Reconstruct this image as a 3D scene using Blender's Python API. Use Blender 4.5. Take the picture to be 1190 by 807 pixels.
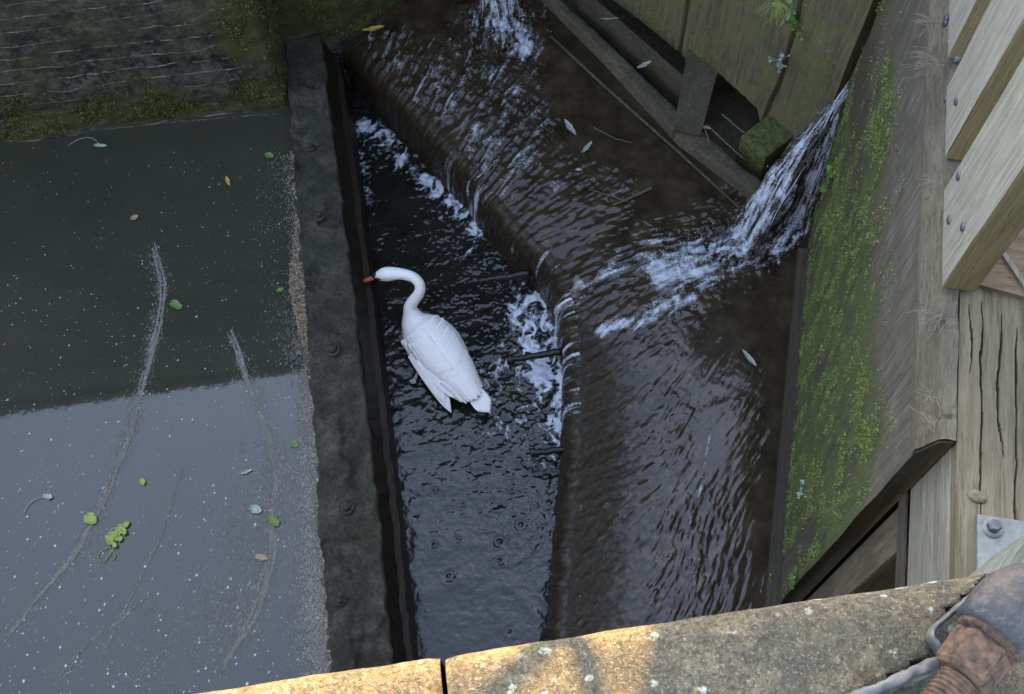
import bpy, math, random
import numpy as np
from mathutils import Matrix, Vector
random.seed(7); RS = np.random.RandomState(11)
scene = bpy.context.scene
for o in list(bpy.data.objects): bpy.data.objects.remove(o)
PI = math.pi

# ------------------------------------------------------------------ camera
HC = 1.05                                   # eye height over the coping (z = 0)
FOC, CX, CY = 1259.93, 595.0, 403.5
_p, _r, _y = math.radians(25.43883), math.radians(4.02567), math.radians(-4.62997)
_f = np.array([0, math.sin(_p), -math.cos(_p)]); _d = np.array([0, -math.cos(_p), -math.sin(_p)]); _x = np.array([1., 0, 0])
_x2 = _x*math.cos(_r)+_d*math.sin(_r); _d2 = -_x*math.sin(_r)+_d*math.cos(_r)
_Z = np.array([[math.cos(_y), -math.sin(_y), 0], [math.sin(_y), math.cos(_y), 0], [0, 0, 1]])
CAM = np.array([_Z@_x2, _Z@_d2, _Z@_f])
cd = bpy.data.cameras.new('camera'); cam = bpy.data.objects.new('camera', cd); scene.collection.objects.link(cam)
cd.sensor_width = 36; cd.lens = FOC/1190*36; cd.clip_start = .05; cd.clip_end = 2000
R = Matrix([[CAM[0][i], -CAM[1][i], -CAM[2][i]] for i in range(3)]).to_4x4()
cam.matrix_world = Matrix.Translation((0, 0, HC)) @ R
scene.camera = cam
# ------------------------------------------------------------------ world, sun, exposure
SUN_AZ, SUN_EL = math.radians(20), math.radians(28)      # azimuth from +Y towards +X
w = bpy.data.worlds.new('World'); scene.world = w; w.use_nodes = True
nt = w.node_tree; bgn = nt.nodes['Background']
sky = nt.nodes.new('ShaderNodeTexSky'); sky.sky_type = 'NISHITA'; sky.sun_disc = False
sky.sun_elevation = SUN_EL; sky.sun_rotation = SUN_AZ; sky.dust_density = 1.5; sky.air_density = 1.0
hs = nt.nodes.new('ShaderNodeHueSaturation'); hs.inputs['Saturation'].default_value = .82; nt.links.new(sky.outputs[0], hs.inputs['Color'])
tin = nt.nodes.new('ShaderNodeMix'); tin.data_type = 'RGBA'; tin.blend_type = 'MULTIPLY'; tin.inputs[0].default_value = 1; tin.inputs[7].default_value = (1.04, 1.0, .98, 1); nt.links.new(hs.outputs[0], tin.inputs[6]); nt.links.new(tin.outputs[2], bgn.inputs[0]); bgn.inputs[1].default_value = .15
sd = bpy.data.lights.new('sun', 'SUN'); sd.energy = 4.5; sd.angle = math.radians(.15); sd.color = (1, .63, .25)
so = bpy.data.objects.new('sun', sd); scene.collection.objects.link(so)
so.rotation_euler = Vector((-math.sin(SUN_AZ)*math.cos(SUN_EL), -math.cos(SUN_AZ)*math.cos(SUN_EL), -math.sin(SUN_EL))).to_track_quat('-Z', 'Y').to_euler()
scene.view_settings.view_transform = 'Standard'; scene.view_settings.look = 'None'
scene.view_settings.exposure = 3.03; scene.view_settings.gamma = 1
scene.render.resolution_x = 1024; scene.render.resolution_y = 694

# ------------------------------------------------------------------ helpers
def at(px, py, depth):
    """point of the place that lies `depth` metres below the eye along the survey ray"""
    v = np.array([px-CX, py-CY, FOC])@CAM
    q = v*(-depth/v[2]); q[2] += HC
    return q
def onplane(px, py, A, n):
    v = np.array([px-CX, py-CY, FOC])@CAM
    A = np.array(A)-np.array([0, 0, HC])
    q = v*(np.dot(A, n)/np.dot(v, n)); q[2] += HC
    return q
_T = RS.rand(512, 512)
def vnoise(x, y, s=0):
    x = np.asarray(x, float)+s*17.13; y = np.asarray(y, float)+s*5.71
    xi = np.floor(x).astype(int); yi = np.floor(y).astype(int); fx = x-xi; fy = y-yi
    fx = fx*fx*(3-2*fx); fy = fy*fy*(3-2*fy); a = xi & 511; b = yi & 511; a1 = (xi+1) & 511; b1 = (yi+1) & 511
    return (_T[a, b]*(1-fx)+_T[a1, b]*fx)*(1-fy)+(_T[a, b1]*(1-fx)+_T[a1, b1]*fx)*fy
def fbm(x, y, o=4, s=0):
    t = 0; amp = .5; n = 0
    x = np.asarray(x, float); y = np.asarray(y, float)
    for k in range(o):
        t = t+amp*vnoise(x*2**k, y*2**k, s+k*3); n += amp; amp *= .5
    return t/n
def sstep(a, b, x):
    t = np.clip((x-a)/(b-a), 0, 1); return t*t*(3-2*t)
COL = scene.collection
def tag(o, label=None, cat=None, group=None, kind=None):
    if label: o['label'] = label
    if cat: o['category'] = cat
    if group: o['group'] = group
    if kind: o['kind'] = kind
    return o
def empty(name, loc, label, cat, group=None):
    o = bpy.data.objects.new(name, None); COL.objects.link(o); o.location = loc; o.empty_display_size = .05
    return tag(o, label, cat, group)
def wloc(o):
    v = Vector((0, 0, 0))
    while o is not None: v = v+o.location; o = o.parent
    return v
def mesh(name, V, F, mat, parent=None, smooth=True, attrs=None):
    me = bpy.data.meshes.new(name)
    V = np.asarray(V, float).reshape(-1, 3)
    if parent is not None: V = V-np.array(wloc(parent))
    me.from_pydata(V.tolist(), [], F if isinstance(F, list) else F.tolist())
    if attrs:
        for k, a in attrs.items():
            at_ = me.attributes.new(k, 'FLOAT', 'POINT'); at_.data.foreach_set('value', np.asarray(a, np.float32).ravel())
    me.polygons.foreach_set('use_smooth', [smooth]*len(me.polygons))
    me.materials.append(mat); me.update()
    o = bpy.data.objects.new(name, me); COL.objects.link(o); o.parent = parent
    return o
def gridfaces(n, m):
    i = np.arange(n-1)[:, None]*m+np.arange(m-1)[None, :]
    return np.stack([i, i+1, i+m+1, i+m], -1).reshape(-1, 4)
class MB:
    def __init__(s): s.v = []; s.f = []
    def add(s, V, F):
        b = len(s.v); s.v += [tuple(map(float, q)) for q in V]; s.f += [[b+i for i in f] for f in F]
    def box(s, c, size, ax=None, bev=0.0):
        """box with chamfered vertical/horizontal edges; ax = three axis vectors"""
        ax = np.eye(3) if ax is None else np.array(ax, float); h = np.array(size)/2; c = np.array(c, float)
        if bev <= 0:
            V = [c+(i*h[0])*ax[0]+(j*h[1])*ax[1]+(k*h[2])*ax[2] for i in (-1, 1) for j in (-1, 1) for k in (-1, 1)]
            s.add(V, [[0, 1, 3, 2], [4, 6, 7, 5], [0, 4, 5, 1], [2, 3, 7, 6], [0, 2, 6, 4], [1, 5, 7, 3]]); return
        import bmesh
        bm = bmesh.new(); bmesh.ops.create_cube(bm, size=1)
        for v in bm.verts: v.co = Vector((v.co.x*size[0], v.co.y*size[1], v.co.z*size[2]))
        bmesh.ops.bevel(bm, geom=list(bm.edges), offset=bev, segments=2, affect='EDGES', profile=.6)
        bm.verts.index_update()
        s.add([c+v.co.x*ax[0]+v.co.y*ax[1]+v.co.z*ax[2] for v in bm.verts], [[v.index for v in f.verts] for f in bm.faces]); bm.free()
    def prism(s, top, depth):
        """polygon `top` (3d points) extruded straight down by depth"""
        n = len(top); top = [np.array(q, float) for q in top]
        V = top+[q-np.array([0, 0, depth]) for q in top]
        s.add(V, [list(range(n)), list(range(2*n-1, n-1, -1))]+[[i, i+n, (i+1) % n+n, (i+1) % n] for i in range(n)])
    def tube(s, pts, rad, seg=8, cap=True):
        pts = [np.array(q, float) for q in pts]; n = len(pts)
        rad = [rad]*n if np.isscalar(rad) else rad
        V = []; up = np.array([0.13, .21, 1.])
        for i in range(n):
            t = pts[min(i+1, n-1)]-pts[max(i-1, 0)]; t = t/(np.linalg.norm(t)+1e-9)
            a = np.cross(t, up)
            if np.linalg.norm(a) < .15: a = np.cross(t, [1, 0, 0])
            a /= np.linalg.norm(a); b = np.cross(t, a)
            r = rad[i]; ra, rb = (r if isinstance(r, tuple) else (r, r))
            for k in range(seg):
                an = 2*PI*k/seg; V.append(pts[i]+a*ra*math.cos(an)+b*rb*math.sin(an))
        F = [[i*seg+k, i*seg+(k+1) % seg, (i+1)*seg+(k+1) % seg, (i+1)*seg+k] for i in range(n-1) for k in range(seg)]
        if cap: F += [list(range(seg))[::-1], [(n-1)*seg+k for k in range(seg)]]
        s.add(V, F)
    def build(s, name, mat, parent=None, smooth=False): return mesh(name, s.v, s.f, mat, parent, smooth)
def dist_poly(X, Y, pts):
    """distance to polyline"""
    D = np.full(np.shape(X), 1e9)
    for a, b in zip(pts[:-1], pts[1:]):
        ax, ay = a[:2]; dx, dy = b[0]-ax, b[1]-ay
        t = np.clip(((X-ax)*dx+(Y-ay)*dy)/(dx*dx+dy*dy+1e-12), 0, 1)
        D = np.minimum(D, np.hypot(X-ax-t*dx, Y-ay-t*dy))
    return D
def resample(pts, n):
    pts = np.array(pts, float); d = np.r_[0, np.cumsum(np.linalg.norm(np.diff(pts, axis=0), axis=1))]
    t = np.linspace(0, d[-1], n); return np.stack([np.interp(t, d, pts[:, k]) for k in range(pts.shape[1])], 1)
def smooth_poly(pts, n, it=3):
    q = resample(pts, n)
    for _ in range(it*6): q[1:-1] = .25*q[:-2]+.5*q[1:-1]+.25*q[2:]
    return q

# ------------------------------------------------------------------ materials
class NT:
    def __init__(s, name):
        s.m = bpy.data.materials.new(name); s.m.use_nodes = True; s.t = s.m.node_tree; s.N = s.t.nodes; s.p = s.N['Principled BSDF']
        s.tc = s.N.new('ShaderNodeTexCoord')
    def link(s, a, b): s.t.links.new(a, b)
    def val(s, sock, v):
        if hasattr(v, 'is_output') or isinstance(v, bpy.types.NodeSocket): s.link(v, sock)
        elif isinstance(v, (tuple, list)) and len(v) == 3 and sock.type == 'RGBA': sock.default_value = (*v, 1)
        else: sock.default_value = v
    def mapping(s, scale=(1, 1, 1), rot=(0, 0, 0)):
        m = s.N.new('ShaderNodeMapping'); m.inputs['Scale'].default_value = scale; m.inputs['Rotation'].default_value = rot
        if any(rot):
            m0 = s.N.new('ShaderNodeMapping'); m0.inputs['Rotation'].default_value = rot; s.link(s.tc.outputs['Object'], m0.inputs[0])
            m.inputs['Rotation'].default_value = (0, 0, 0); s.link(m0.outputs[0], m.inputs[0])
        else: s.link(s.tc.outputs['Object'], m.inputs[0])
        return m.outputs[0]
    def noise(s, scale, detail=4, rough=.55, vec=None, dist=0):
        n = s.N.new('ShaderNodeTexNoise'); n.inputs['Scale'].default_value = scale; n.inputs['Detail'].default_value = detail
        n.inputs['Roughness'].default_value = rough; n.inputs['Distortion'].default_value = dist
        s.link(vec if vec is not None else s.tc.outputs['Object'], n.inputs['Vector']); return n.outputs['Fac']
    def voro(s, scale, vec=None, feature='F1', out='Distance'):
        n = s.N.new('ShaderNodeTexVoronoi'); n.feature = feature; n.inputs['Scale'].default_value = scale
        s.link(vec if vec is not None else s.tc.outputs['Object'], n.inputs['Vector']); return n.outputs[out]
    def ramp(s, fac, stops):
        r = s.N.new('ShaderNodeValToRGB'); e = r.color_ramp.elements
        while len(e) < len(stops): e.new(.5)
        for k, (p, c) in enumerate(stops):
            e[k].position = p; e[k].color = (*c, 1) if isinstance(c, (tuple, list)) else (c, c, c, 1)
        s.link(fac, r.inputs[0]); return r.outputs[0]
    def mix(s, fac, a, b, mode='MIX'):
        n = s.N.new('ShaderNodeMix'); n.data_type = 'RGBA'; n.blend_type = mode
        s.val(n.inputs[0], fac); s.val(n.inputs[6], a); s.val(n.inputs[7], b); return n.outputs[2]
    def math(s, op, a, b=None, clamp=False):
        n = s.N.new('ShaderNodeMath'); n.operation = op; n.use_clamp = clamp; s.val(n.inputs[0], a)
        if b is not None: s.val(n.inputs[1], b)
        return n.outputs[0]
    def attr(s, name):
        n = s.N.new('ShaderNodeAttribute'); n.attribute_name = name; return n.outputs['Fac']
    def bump(s, h, strength=.5, dist=.01, normal=None):
        n = s.N.new('ShaderNodeBump'); n.inputs['Strength'].default_value = strength; n.inputs['Distance'].default_value = dist
        s.link(h, n.inputs['Height'])
        if normal is not None: s.link(normal, n.inputs['Normal'])
        return n.outputs[0]
    def out(s, base=None, rough=None, normal=None, **kw):
        if base is not None: s.val(s.p.inputs['Base Color'], base)
        if rough is not None: s.val(s.p.inputs['Roughness'], rough)
        if normal is not None: s.link(normal, s.p.inputs['Normal'])
        for k, v in kw.items(): s.val(s.p.inputs[k.replace('_', ' ')], v)
        return s.m
def wood(name, dark, mid, light, scale=(28, 28, 1.6), rot=0.0, rough=.85, green=None, gfac=.5, bump=.5, stain=.5):
    dark, mid, light = [(c[0]*1.06, c[1]*1.0, c[2]*.86) for c in (dark, mid, light)]
    n = NT(name); v = n.mapping(scale, (0, 0, rot))
    g = n.noise(1.6, 8, .74, v, .3); g2 = n.noise(3.4, 7, .76, v); big = n.noise(2.3, 5, .6)
    c = n.ramp(g, [(.25, dark), (.5, mid), (.78, light)])
    c = n.mix(n.ramp(g2, [(.40, .8), (.48, 0)]), c, dark)
    c = n.mix(n.math('MULTIPLY', n.ramp(big, [(.35, 1), (.62, 0)]), stain), c, tuple(x*.45 for x in mid))
    if green:
        gm = n.ramp(n.noise(5.5, 8, .72), [(.44, 0), (.62, 1)])
        c = n.mix(n.math('MULTIPLY', gm, gfac), c, green)
    h = n.math('ADD', g, n.math('MULTIPLY', g2, .6))
    fine = n.noise(160, 3)
    return n.out(c, rough, n.bump(n.math('ADD', h, n.math('MULTIPLY', fine, .25)), bump, .012))
def simple(name, c, rough=.6, var=.3, scale=30, bump=.2, metallic=0.0, **kw):
    n = NT(name); f = n.noise(scale, 5)
    col = n.ramp(f, [(.3, tuple(x*(1-var) for x in c)), (.7, tuple(min(1, x*(1+var)) for x in c))])
    return n.out(col, rough, n.bump(f, bump, .004), Metallic=metallic, **kw)

def foamy(n, base, rough, normal, fs=(46, 130), col=(.62, .68, .78), **kw):
    """white water where the mesh attribute says the water is broken"""
    a = n.attr('foam'); rp_ = n.attr('rip')
    f1 = n.noise(fs[0], 7, .68, None, 1.6); f2 = n.noise(fs[1], 3, .6)
    s = n.math('ADD', n.math('MULTIPLY', f1, .7), n.math('MULTIPLY', f2, .3))
    s = n.math('ADD', n.math('MULTIPLY', n.math('SUBTRACT', s, .5), 2.1), .5)
    s = n.math('ADD', s, n.math('MULTIPLY', rp_, .26))
    m = n.math('ADD', s, n.math('MULTIPLY', n.math('SUBTRACT', a, 1.0), .95))
    mk = n.ramp(m, [(.30, 0), (.50, .22), (.72, .66), (1.0, .98)])
    gate = n.ramp(a, [(.03, 0), (.14, 1)])
    mk = n.math('MULTIPLY', mk, gate)
    c = n.mix(mk, base, col)
    r = n.math('ADD', n.math('MULTIPLY', mk, .5), rough, True)
    return n.out(c, r, normal, IOR=1.45, **kw)
def m_cascade():
    n = NT('running_water')
    t = n.noise(9, 5, .6)
    base = n.ramp(t, [(.3, (.018, .013, .008)), (.55, (.040, .030, .018)), (.75, (.070, .053, .031))])
    cr = n.attr('crest')
    cm = n.ramp(n.math('ADD', cr, n.math('MULTIPLY', n.math('SUBTRACT', n.noise(30, 8, .75), .5), 1.9)), [(.30, 0), (.72, 1)])
    slime = n.ramp(n.noise(46, 9, .78), [(.3, (.009, .008, .005)), (.5, (.027, .021, .012)), (.62, (.050, .040, .023)), (.75, (.11, .095, .065))])
    base = n.mix(cm, base, slime)
    lv = n.attr('lively')
    nm = n.bump(n.math('ADD', n.math('MULTIPLY', n.noise(64, 4, .6, None, .6), n.math('ADD', n.math('MULTIPLY', lv, 3.2), .25)), n.math('MULTIPLY', n.math('MULTIPLY', n.noise(45, 6, .7), cm), 7)), .16, .003)
    return foamy(n, base, n.math('ADD', n.math('MULTIPLY', cm, .40), .05), nm, Specular_IOR_Level=n.math('SUBTRACT', .5, n.math('MULTIPLY', cm, .32)))
def m_trough():
    n = NT('dark_pool_water')
    base = n.ramp(n.noise(5, 3), [(.3, (.010, .010, .009)), (.7, (.022, .021, .017))])
    return foamy(n, base, .035, n.bump(n.noise(85, 4, .6, None, .8), .22, .003), (44, 130))
def m_chamber():
    n = NT('still_murky_water')
    base = n.ramp(n.noise(1.3, 4), [(.3, (.034, .036, .026)), (.7, (.046, .046, .034))])
    m1 = n.mapping((1, .35, 1), (0, 0, .35))
    return n.out(base, .03, n.bump(n.math('ADD', n.noise(6, 3, .5, m1), n.math('MULTIPLY', n.noise(40, 3), .12)), .035, .02), IOR=1.58)
M = {}
M['cascade'] = m_cascade(); M['trough'] = m_trough(); M['chamber'] = m_chamber()

def m_brick():
    n = NT('stained_brick')
    v = n.mapping((1, 1, 1), (PI/2, 0, 0))
    warp = n.N.new('ShaderNodeVectorMath'); warp.operation = 'ADD'; n.link(v, warp.inputs[0])
    nn = n.N.new('ShaderNodeTexNoise'); nn.inputs['Scale'].default_value = 7; n.link(n.tc.outputs['Object'], nn.inputs[0])
    sc = n.N.new('ShaderNodeVectorMath'); sc.operation = 'SCALE'; sc.inputs['Scale'].default_value = .022; n.link(nn.outputs['Color'], sc.inputs[0]); n.link(sc.outputs[0], warp.inputs[1])
    b = n.N.new('ShaderNodeTexBrick'); n.link(warp.outputs[0], b.inputs[0])
    b.inputs['Scale'].default_value = 1; b.inputs['Brick Width'].default_value = .235; b.inputs['Row Height'].default_value = .098
    b.inputs['Mortar Size'].default_value = .004; b.inputs['Mortar Smooth'].default_value = .35
    b.inputs['Color1'].default_value = (.062, .061, .052, 1); b.inputs['Color2'].default_value = (.098, .094, .080, 1); b.inputs['Mortar'].default_value = (.16, .155, .14, 1)
    c = b.outputs['Color']
    sx = n.N.new('ShaderNodeSeparateXYZ'); n.link(warp.outputs[0], sx.inputs[0])
    row = n.math('LESS_THAN', n.math('MODULO', n.math('ADD', sx.outputs['Y'], 98.0), .098), .0068)
    eff = n.math('MULTIPLY', row, n.ramp(n.noise(5, 6, .75), [(.46, 0), (.60, 1)]))
    bcol = c
    black = n.ramp(n.math('ADD', n.noise(34, 9, .85), n.math('MULTIPLY', n.math('SUBTRACT', n.noise(3.5, 3), .5), .7)), [(.45, 0), (.49, 1)])
    c = n.mix(n.math('MULTIPLY', black, n.ramp(n.noise(2.2, 4), [(.50, 1), (.74, .45)])), c, (.005, .008, .009))
    c = n.mix(n.math('MULTIPLY', n.math('MULTIPLY', eff, n.ramp(n.noise(60, 4, .7), [(.32, .2), (.50, 1)])), .9), c, (.42, .41, .37))
    gr = n.ramp(n.noise(3.2, 7, .7), [(.44, 0), (.66, 1)])
    c = n.mix(n.math('MULTIPLY', gr, .8), c, (.11, .12, .065))
    ms = n.attr('moss')
    mk = n.ramp(n.math('ADD', n.math('MULTIPLY', n.noise(34, 6, .7), .7), n.math('MULTIPLY', ms, .6)), [(.56, 0), (.74, 1)])
    c = n.mix(n.math('MULTIPLY', mk, .85), c, (.060, .075, .020))
    h = n.math('SUBTRACT', n.math('ADD', n.noise(45, 6, .7), n.math('MULTIPLY', mk, .8)), n.math('MULTIPLY', b.outputs['Fac'], .7))
    return n.out(c, .82, n.bump(h, .7, .02))
M['brick'] = m_brick()
def m_concrete():
    n = NT('algae_stained_stone')
    c = n.ramp(n.noise(7, 7, .65), [(.3, (.014, .013, .009)), (.48, (.040, .038, .028)), (.6, (.075, .070, .054)), (.74, (.13, .12, .095))])
    c = n.mix(n.ramp(n.noise(3.1, 5, .6), [(.45, 0), (.7, .7)]), c, (.030, .040, .016))
    c = n.mix(n.ramp(n.noise(85, 3, .6), [(.62, 0), (.72, .6)]), c, (.12, .12, .105))
    c = n.mix(n.ramp(n.voro(55), [(.06, .5), (.16, 0)]), c, (.008, .008, .007))
    h = n.math('ADD', n.noise(40, 7, .75), n.math('MULTIPLY', n.noise(9, 4), 1.5))
    c = n.mix(n.ramp(n.noise(60, 7, .75), [(.40, .8), (.5, 0)]), c, (.010, .010, .007))
    return n.out(c, .8, n.bump(h, .8, .02))
M['concrete'] = m_concrete()
def m_coping():
    n = NT('lichened_stone')
    c = n.ramp(n.noise(60, 8, .75), [(.3, (.036, .027, .014)), (.48, (.098, .079, .044)), (.62, (.155, .127, .074)), (.8, (.26, .22, .145))])
    c = n.mix(n.ramp(n.noise(11, 6, .7), [(.40, .75), (.58, 0)]), c, (.045, .043, .028))
    c = n.mix(n.ramp(n.noise(17, 5, .6), [(.58, 0), (.75, .55)]), c, (.085, .08, .028))
    lm = n.math('MULTIPLY', n.ramp(n.math('ADD', n.voro(42), n.math('MULTIPLY', n.noise(70, 6, .7), .62)), [(.46, 1), (.53, 0)]), n.ramp(n.noise(6, 4), [(.44, 0), (.54, 1)]))
    lm = n.math('MULTIPLY', lm, n.ramp(n.noise(120, 4), [(.38, 0), (.5, 1)]))
    c = n.mix(n.math('MULTIPLY', lm, .85), c, (.42, .45, .35))
    l2 = n.math('MULTIPLY', n.ramp(n.noise(14, 3, .5), [(.62, 0), (.68, 1)]), n.ramp(n.noise(150, 4, .7), [(.45, 0), (.6, 1)]))
    c = n.mix(n.math('MULTIPLY', l2, .6), c, (.32, .31, .28))
    gr_ = n.noise(310, 5, .75); c = n.mix(n.ramp(gr_, [(.36, .8), (.47, 0)]), c, (.022, .020, .014)); c = n.mix(n.ramp(gr_, [(.56, 0), (.66, .65)]), c, (.30, .275, .225))
    pit = n.ramp(n.noise(190, 4, .7), [(.36, 1), (.44, 0)])
    c = n.mix(n.math('MULTIPLY', pit, .7), c, (.05, .045, .03))
    h = n.math('SUBTRACT', n.math('ADD', n.noise(60, 7, .75), n.math('MULTIPLY', n.noise(14, 4), .8)), n.math('MULTIPLY', pit, .4))
    return n.out(c, .9, n.bump(h, .8, .008))
M['coping'] = m_coping()

def m_mossface():
    n = NT('mossy_gate_timber')
    v = n.mapping((62, 62, 2.0)); g = n.noise(1, 8, .74, v, .3); g2 = n.noise(2.6, 7, .75, v)
    hi = n.attr('dry')
    wet = n.ramp(g, [(.28, (.040, .034, .021)), (.55, (.10, .084, .052)), (.8, (.17, .145, .095))])
    dry = n.ramp(g, [(.25, (.070, .059, .040)), (.5, (.19, .164, .114)), (.78, (.36, .32, .24))])
    dry = n.mix(n.ramp(g2, [(.40, .85), (.48, 0)]), dry, (.05, .043, .032))
    dry = n.mix(n.ramp(n.noise(5, 5, .7), [(.42, .55), (.6, 0)]), dry, (.10, .085, .058))
    brn = n.ramp(g, [(.25, (.085, .066, .04)), (.75, (.20, .16, .10))])
    hn = n.math('ADD', hi, n.math('MULTIPLY', n.math('SUBTRACT', n.noise(6, 5, .65), .5), .35))
    c = n.mix(n.ramp(hn, [(.56, 0), (.66, 1)]), wet, brn)
    c = n.mix(n.ramp(hn, [(.68, 0), (.80, 1)]), c, dry)
    ms = n.attr('moss')
    mk = n.ramp(n.math('ADD', n.math('MULTIPLY', n.noise(48, 7, .75), .8), n.math('MULTIPLY', ms, .62)), [(.72, 0), (.90, 1)])
    c = n.mix(n.math('MULTIPLY', mk, .9), c, n.ramp(n.noise(90, 3), [(.35, (.070, .090, .022)), (.7, (.17, .20, .06))]))
    lich = n.math('MULTIPLY', n.ramp(n.noise(130, 4, .7), [(.66, 0), (.74, 1)]), .35)
    c = n.mix(lich, c, (.22, .22, .18))
    h = n.math('ADD', n.math('ADD', g, n.math('MULTIPLY', g2, .5)), n.math('MULTIPLY', mk, .8))
    return n.out(c, .86, n.bump(h, .65, .014))
M['mossface'] = m_mossface()
A1 = math.atan2(.32776775, .94475833)
M['farwood'] = wood('damp_green_timber', (.066, .060, .042), (.165, .148, .108), (.28, .255, .195), (24, 24, 1.5), 0, .85, (.15, .165, .05), .75)
M['railwood'] = wood('wet_dark_timber', (.035, .030, .021), (.105, .093, .068), (.24, .215, .165), (30, 30, 30), 0, .7, (.030, .034, .014), .5)
M['beamtop'] = wood('weathered_brown_oak', (.085, .073, .046), (.20, .172, .118), (.31, .272, .198), (30, 1.5, 30), A1, .88)
M['cap'] = wood('worn_grey_capping', (.065, .056, .040), (.155, .137, .102), (.26, .232, .18), (26, 4, 26), A1, .9)
M['beamside'] = wood('bleached_grey_oak', (.13, .118, .095), (.30, .28, .235), (.48, .46, .40), (30, 1.5, 30), A1, .88, stain=.25)
M['board'] = wood('silvered_upright_board', (.17, .160, .135), (.33, .312, .27), (.47, .45, .40), (34, 34, 1.6), 0, .88, stain=.15, bump=.35)
M['boardedge'] = wood('yellow_algae_board_edge', (.13, .108, .06), (.27, .23, .135), (.38, .335, .22), (34, 34, 1.8), 0, .88, (.25, .225, .09), .4, stain=.3)
M['brownwood'] = wood('brown_deck_wood', (.12, .085, .055), (.235, .175, .12), (.33, .255, .185), (3, 26, 26), A1, .85, stain=.2)
M['bracewood'] = wood('grey_green_brace_wood', (.10, .105, .085), (.21, .22, .185), (.34, .345, .30), (2.0, 40, 40), -.72, .88, stain=.3)
M['blackwood'] = wood('black_wet_timber', (.008, .006, .004), (.022, .016, .010), (.060, .046, .032), (60, 2.2, 60), .1, .5, bump=.5)
M['darkpost'] = wood('brown_oak_post', (.075, .062, .043), (.20, .168, .122), (.30, .262, .20), (26, 26, 2), 0, .88)  # brown oak, the timber's own tone
M['sill'] = wood('submerged_sill_timber', (.022, .018, .012), (.055, .045, .031), (.11, .092, .066), (40, 2, 40), A1, .75, (.02, .022, .01), .5)
M['rust'] = simple('rusted_iron', (.072, .040, .024), .85, .8, 95, .35, .1)
M['blackiron'] = simple('black_wet_iron', (.012, .010, .009), .45, .5, 70, .6)
M['bolt'] = simple('dull_grey_bolt', (.14, .14, .15), .55, .3, 60, .2, .6)
M['galv'] = simple('galvanised_plate', (.24, .24, .205), .6, .2, 35, .15, .15)
M['lead'] = simple('grey_lead', (.085, .085, .082), .65, .5, 45, .6, .2)
M['rustbolt'] = simple('stone_crusted_bolt', (.035, .035, .028), .8, .5, 50, .5)
M['strap'] = wood('rusty_iron_strap', (.05, .035, .025), (.11, .085, .07), (.17, .14, .12), (40, 2, 40), A1, .8)
def m_collar():
    n = NT('worn_black_paint'); m = n.noise(26, 9, .75)
    c = n.ramp(m, [(.36, (.012, .012, .014)), (.54, (.032, .032, .036)), (.66, (.075, .068, .060)), (.80, (.18, .14, .10))])
    sc_ = n.noise(140, 5, .75); c = n.mix(n.ramp(sc_, [(.50, 0), (.66, .7)]), c, (.09, .08, .064)); c = n.mix(n.ramp(n.noise(9, 6, .7), [(.5, 0), (.62, .55)]), c, (.10, .07, .05))
    return n.out(c, .75, n.bump(n.math('ADD', m, n.math('MULTIPLY', sc_, .5)), .45, .004))
M['collar'] = m_collar()

# ------------------------------------------------------------------ levels (metres under the eye)
DA, DT, DL, DB = 5.20, 5.70, 5.30, 5.20
ZA, ZT, ZL, ZB = HC-DA, HC-DT, HC-DL, HC-DB
g1 = np.array([.32776775, .94475833, 0]); n1 = np.array([-g1[1], g1[0], 0]); b1 = np.array([1.26713721, .97975752, ZA])
g2 = np.array([-.5277147, .84942168, 0]); n2 = np.array([-g2[1], g2[0], 0])*1.0
n2 = np.array([-.84942168, -.5277147, 0]); b2 = np.array([2.06361284, 3.27552027, ZA])
def N1(s, off, h): return b1+g1*s-n1*off+np.array([0, 0, h])          # near leaf frame: along, behind the face, up
def N2(s, off, h): return b2+g2*s+n2*off+np.array([0, 0, h])          # far leaf frame: along, in front of the face, up

# ------------------------------------------------------------------ setting: ground, chamber floor
def m_grass():
    n = NT('rough_grass'); f = n.noise(6, 6)
    return n.out(n.ramp(f, [(.3, (.03, .05, .015)), (.7, (.08, .10, .035))]), .9, n.bump(n.noise(60, 4), .8, .03))
M['grass'] = m_grass()
def m_path():
    n = NT('towpath_gravel'); return n.out(n.ramp(n.noise(90, 5), [(.3, (.10, .09, .07)), (.7, (.22, .20, .17))]), .9, n.bump(n.noise(120, 4), .6, .01))
M['path'] = m_path()
ZW = HC-1.70                                                             # top of the far wall
gb = MB()
gb.add([(-400, -400, -.03), (400, -400, -.03), (400, -.34, -.03), (-400, -.34, -.03)], [[0, 1, 2, 3]])
gb.add([(-400, 4.9, ZW-.03), (400, 4.9, ZW-.03), (400, 400, ZW-.03), (-400, 400, ZW-.03)], [[0, 1, 2, 3]])
tag(gb.build('ground', M['grass']), kind='structure')

M['mud'] = simple('black_canal_mud', (.018, .015, .012), .95, .4, 8, .6, 0.0, Specular_IOR_Level=.1)
gb = MB(); gb.add([(-400, -.3, -6), (400, -.3, -6), (400, 6, -6), (-400, 6, -6)], [[0, 1, 2, 3]]); tag(gb.build('canal_bed', M['mud']), kind='structure')
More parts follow.
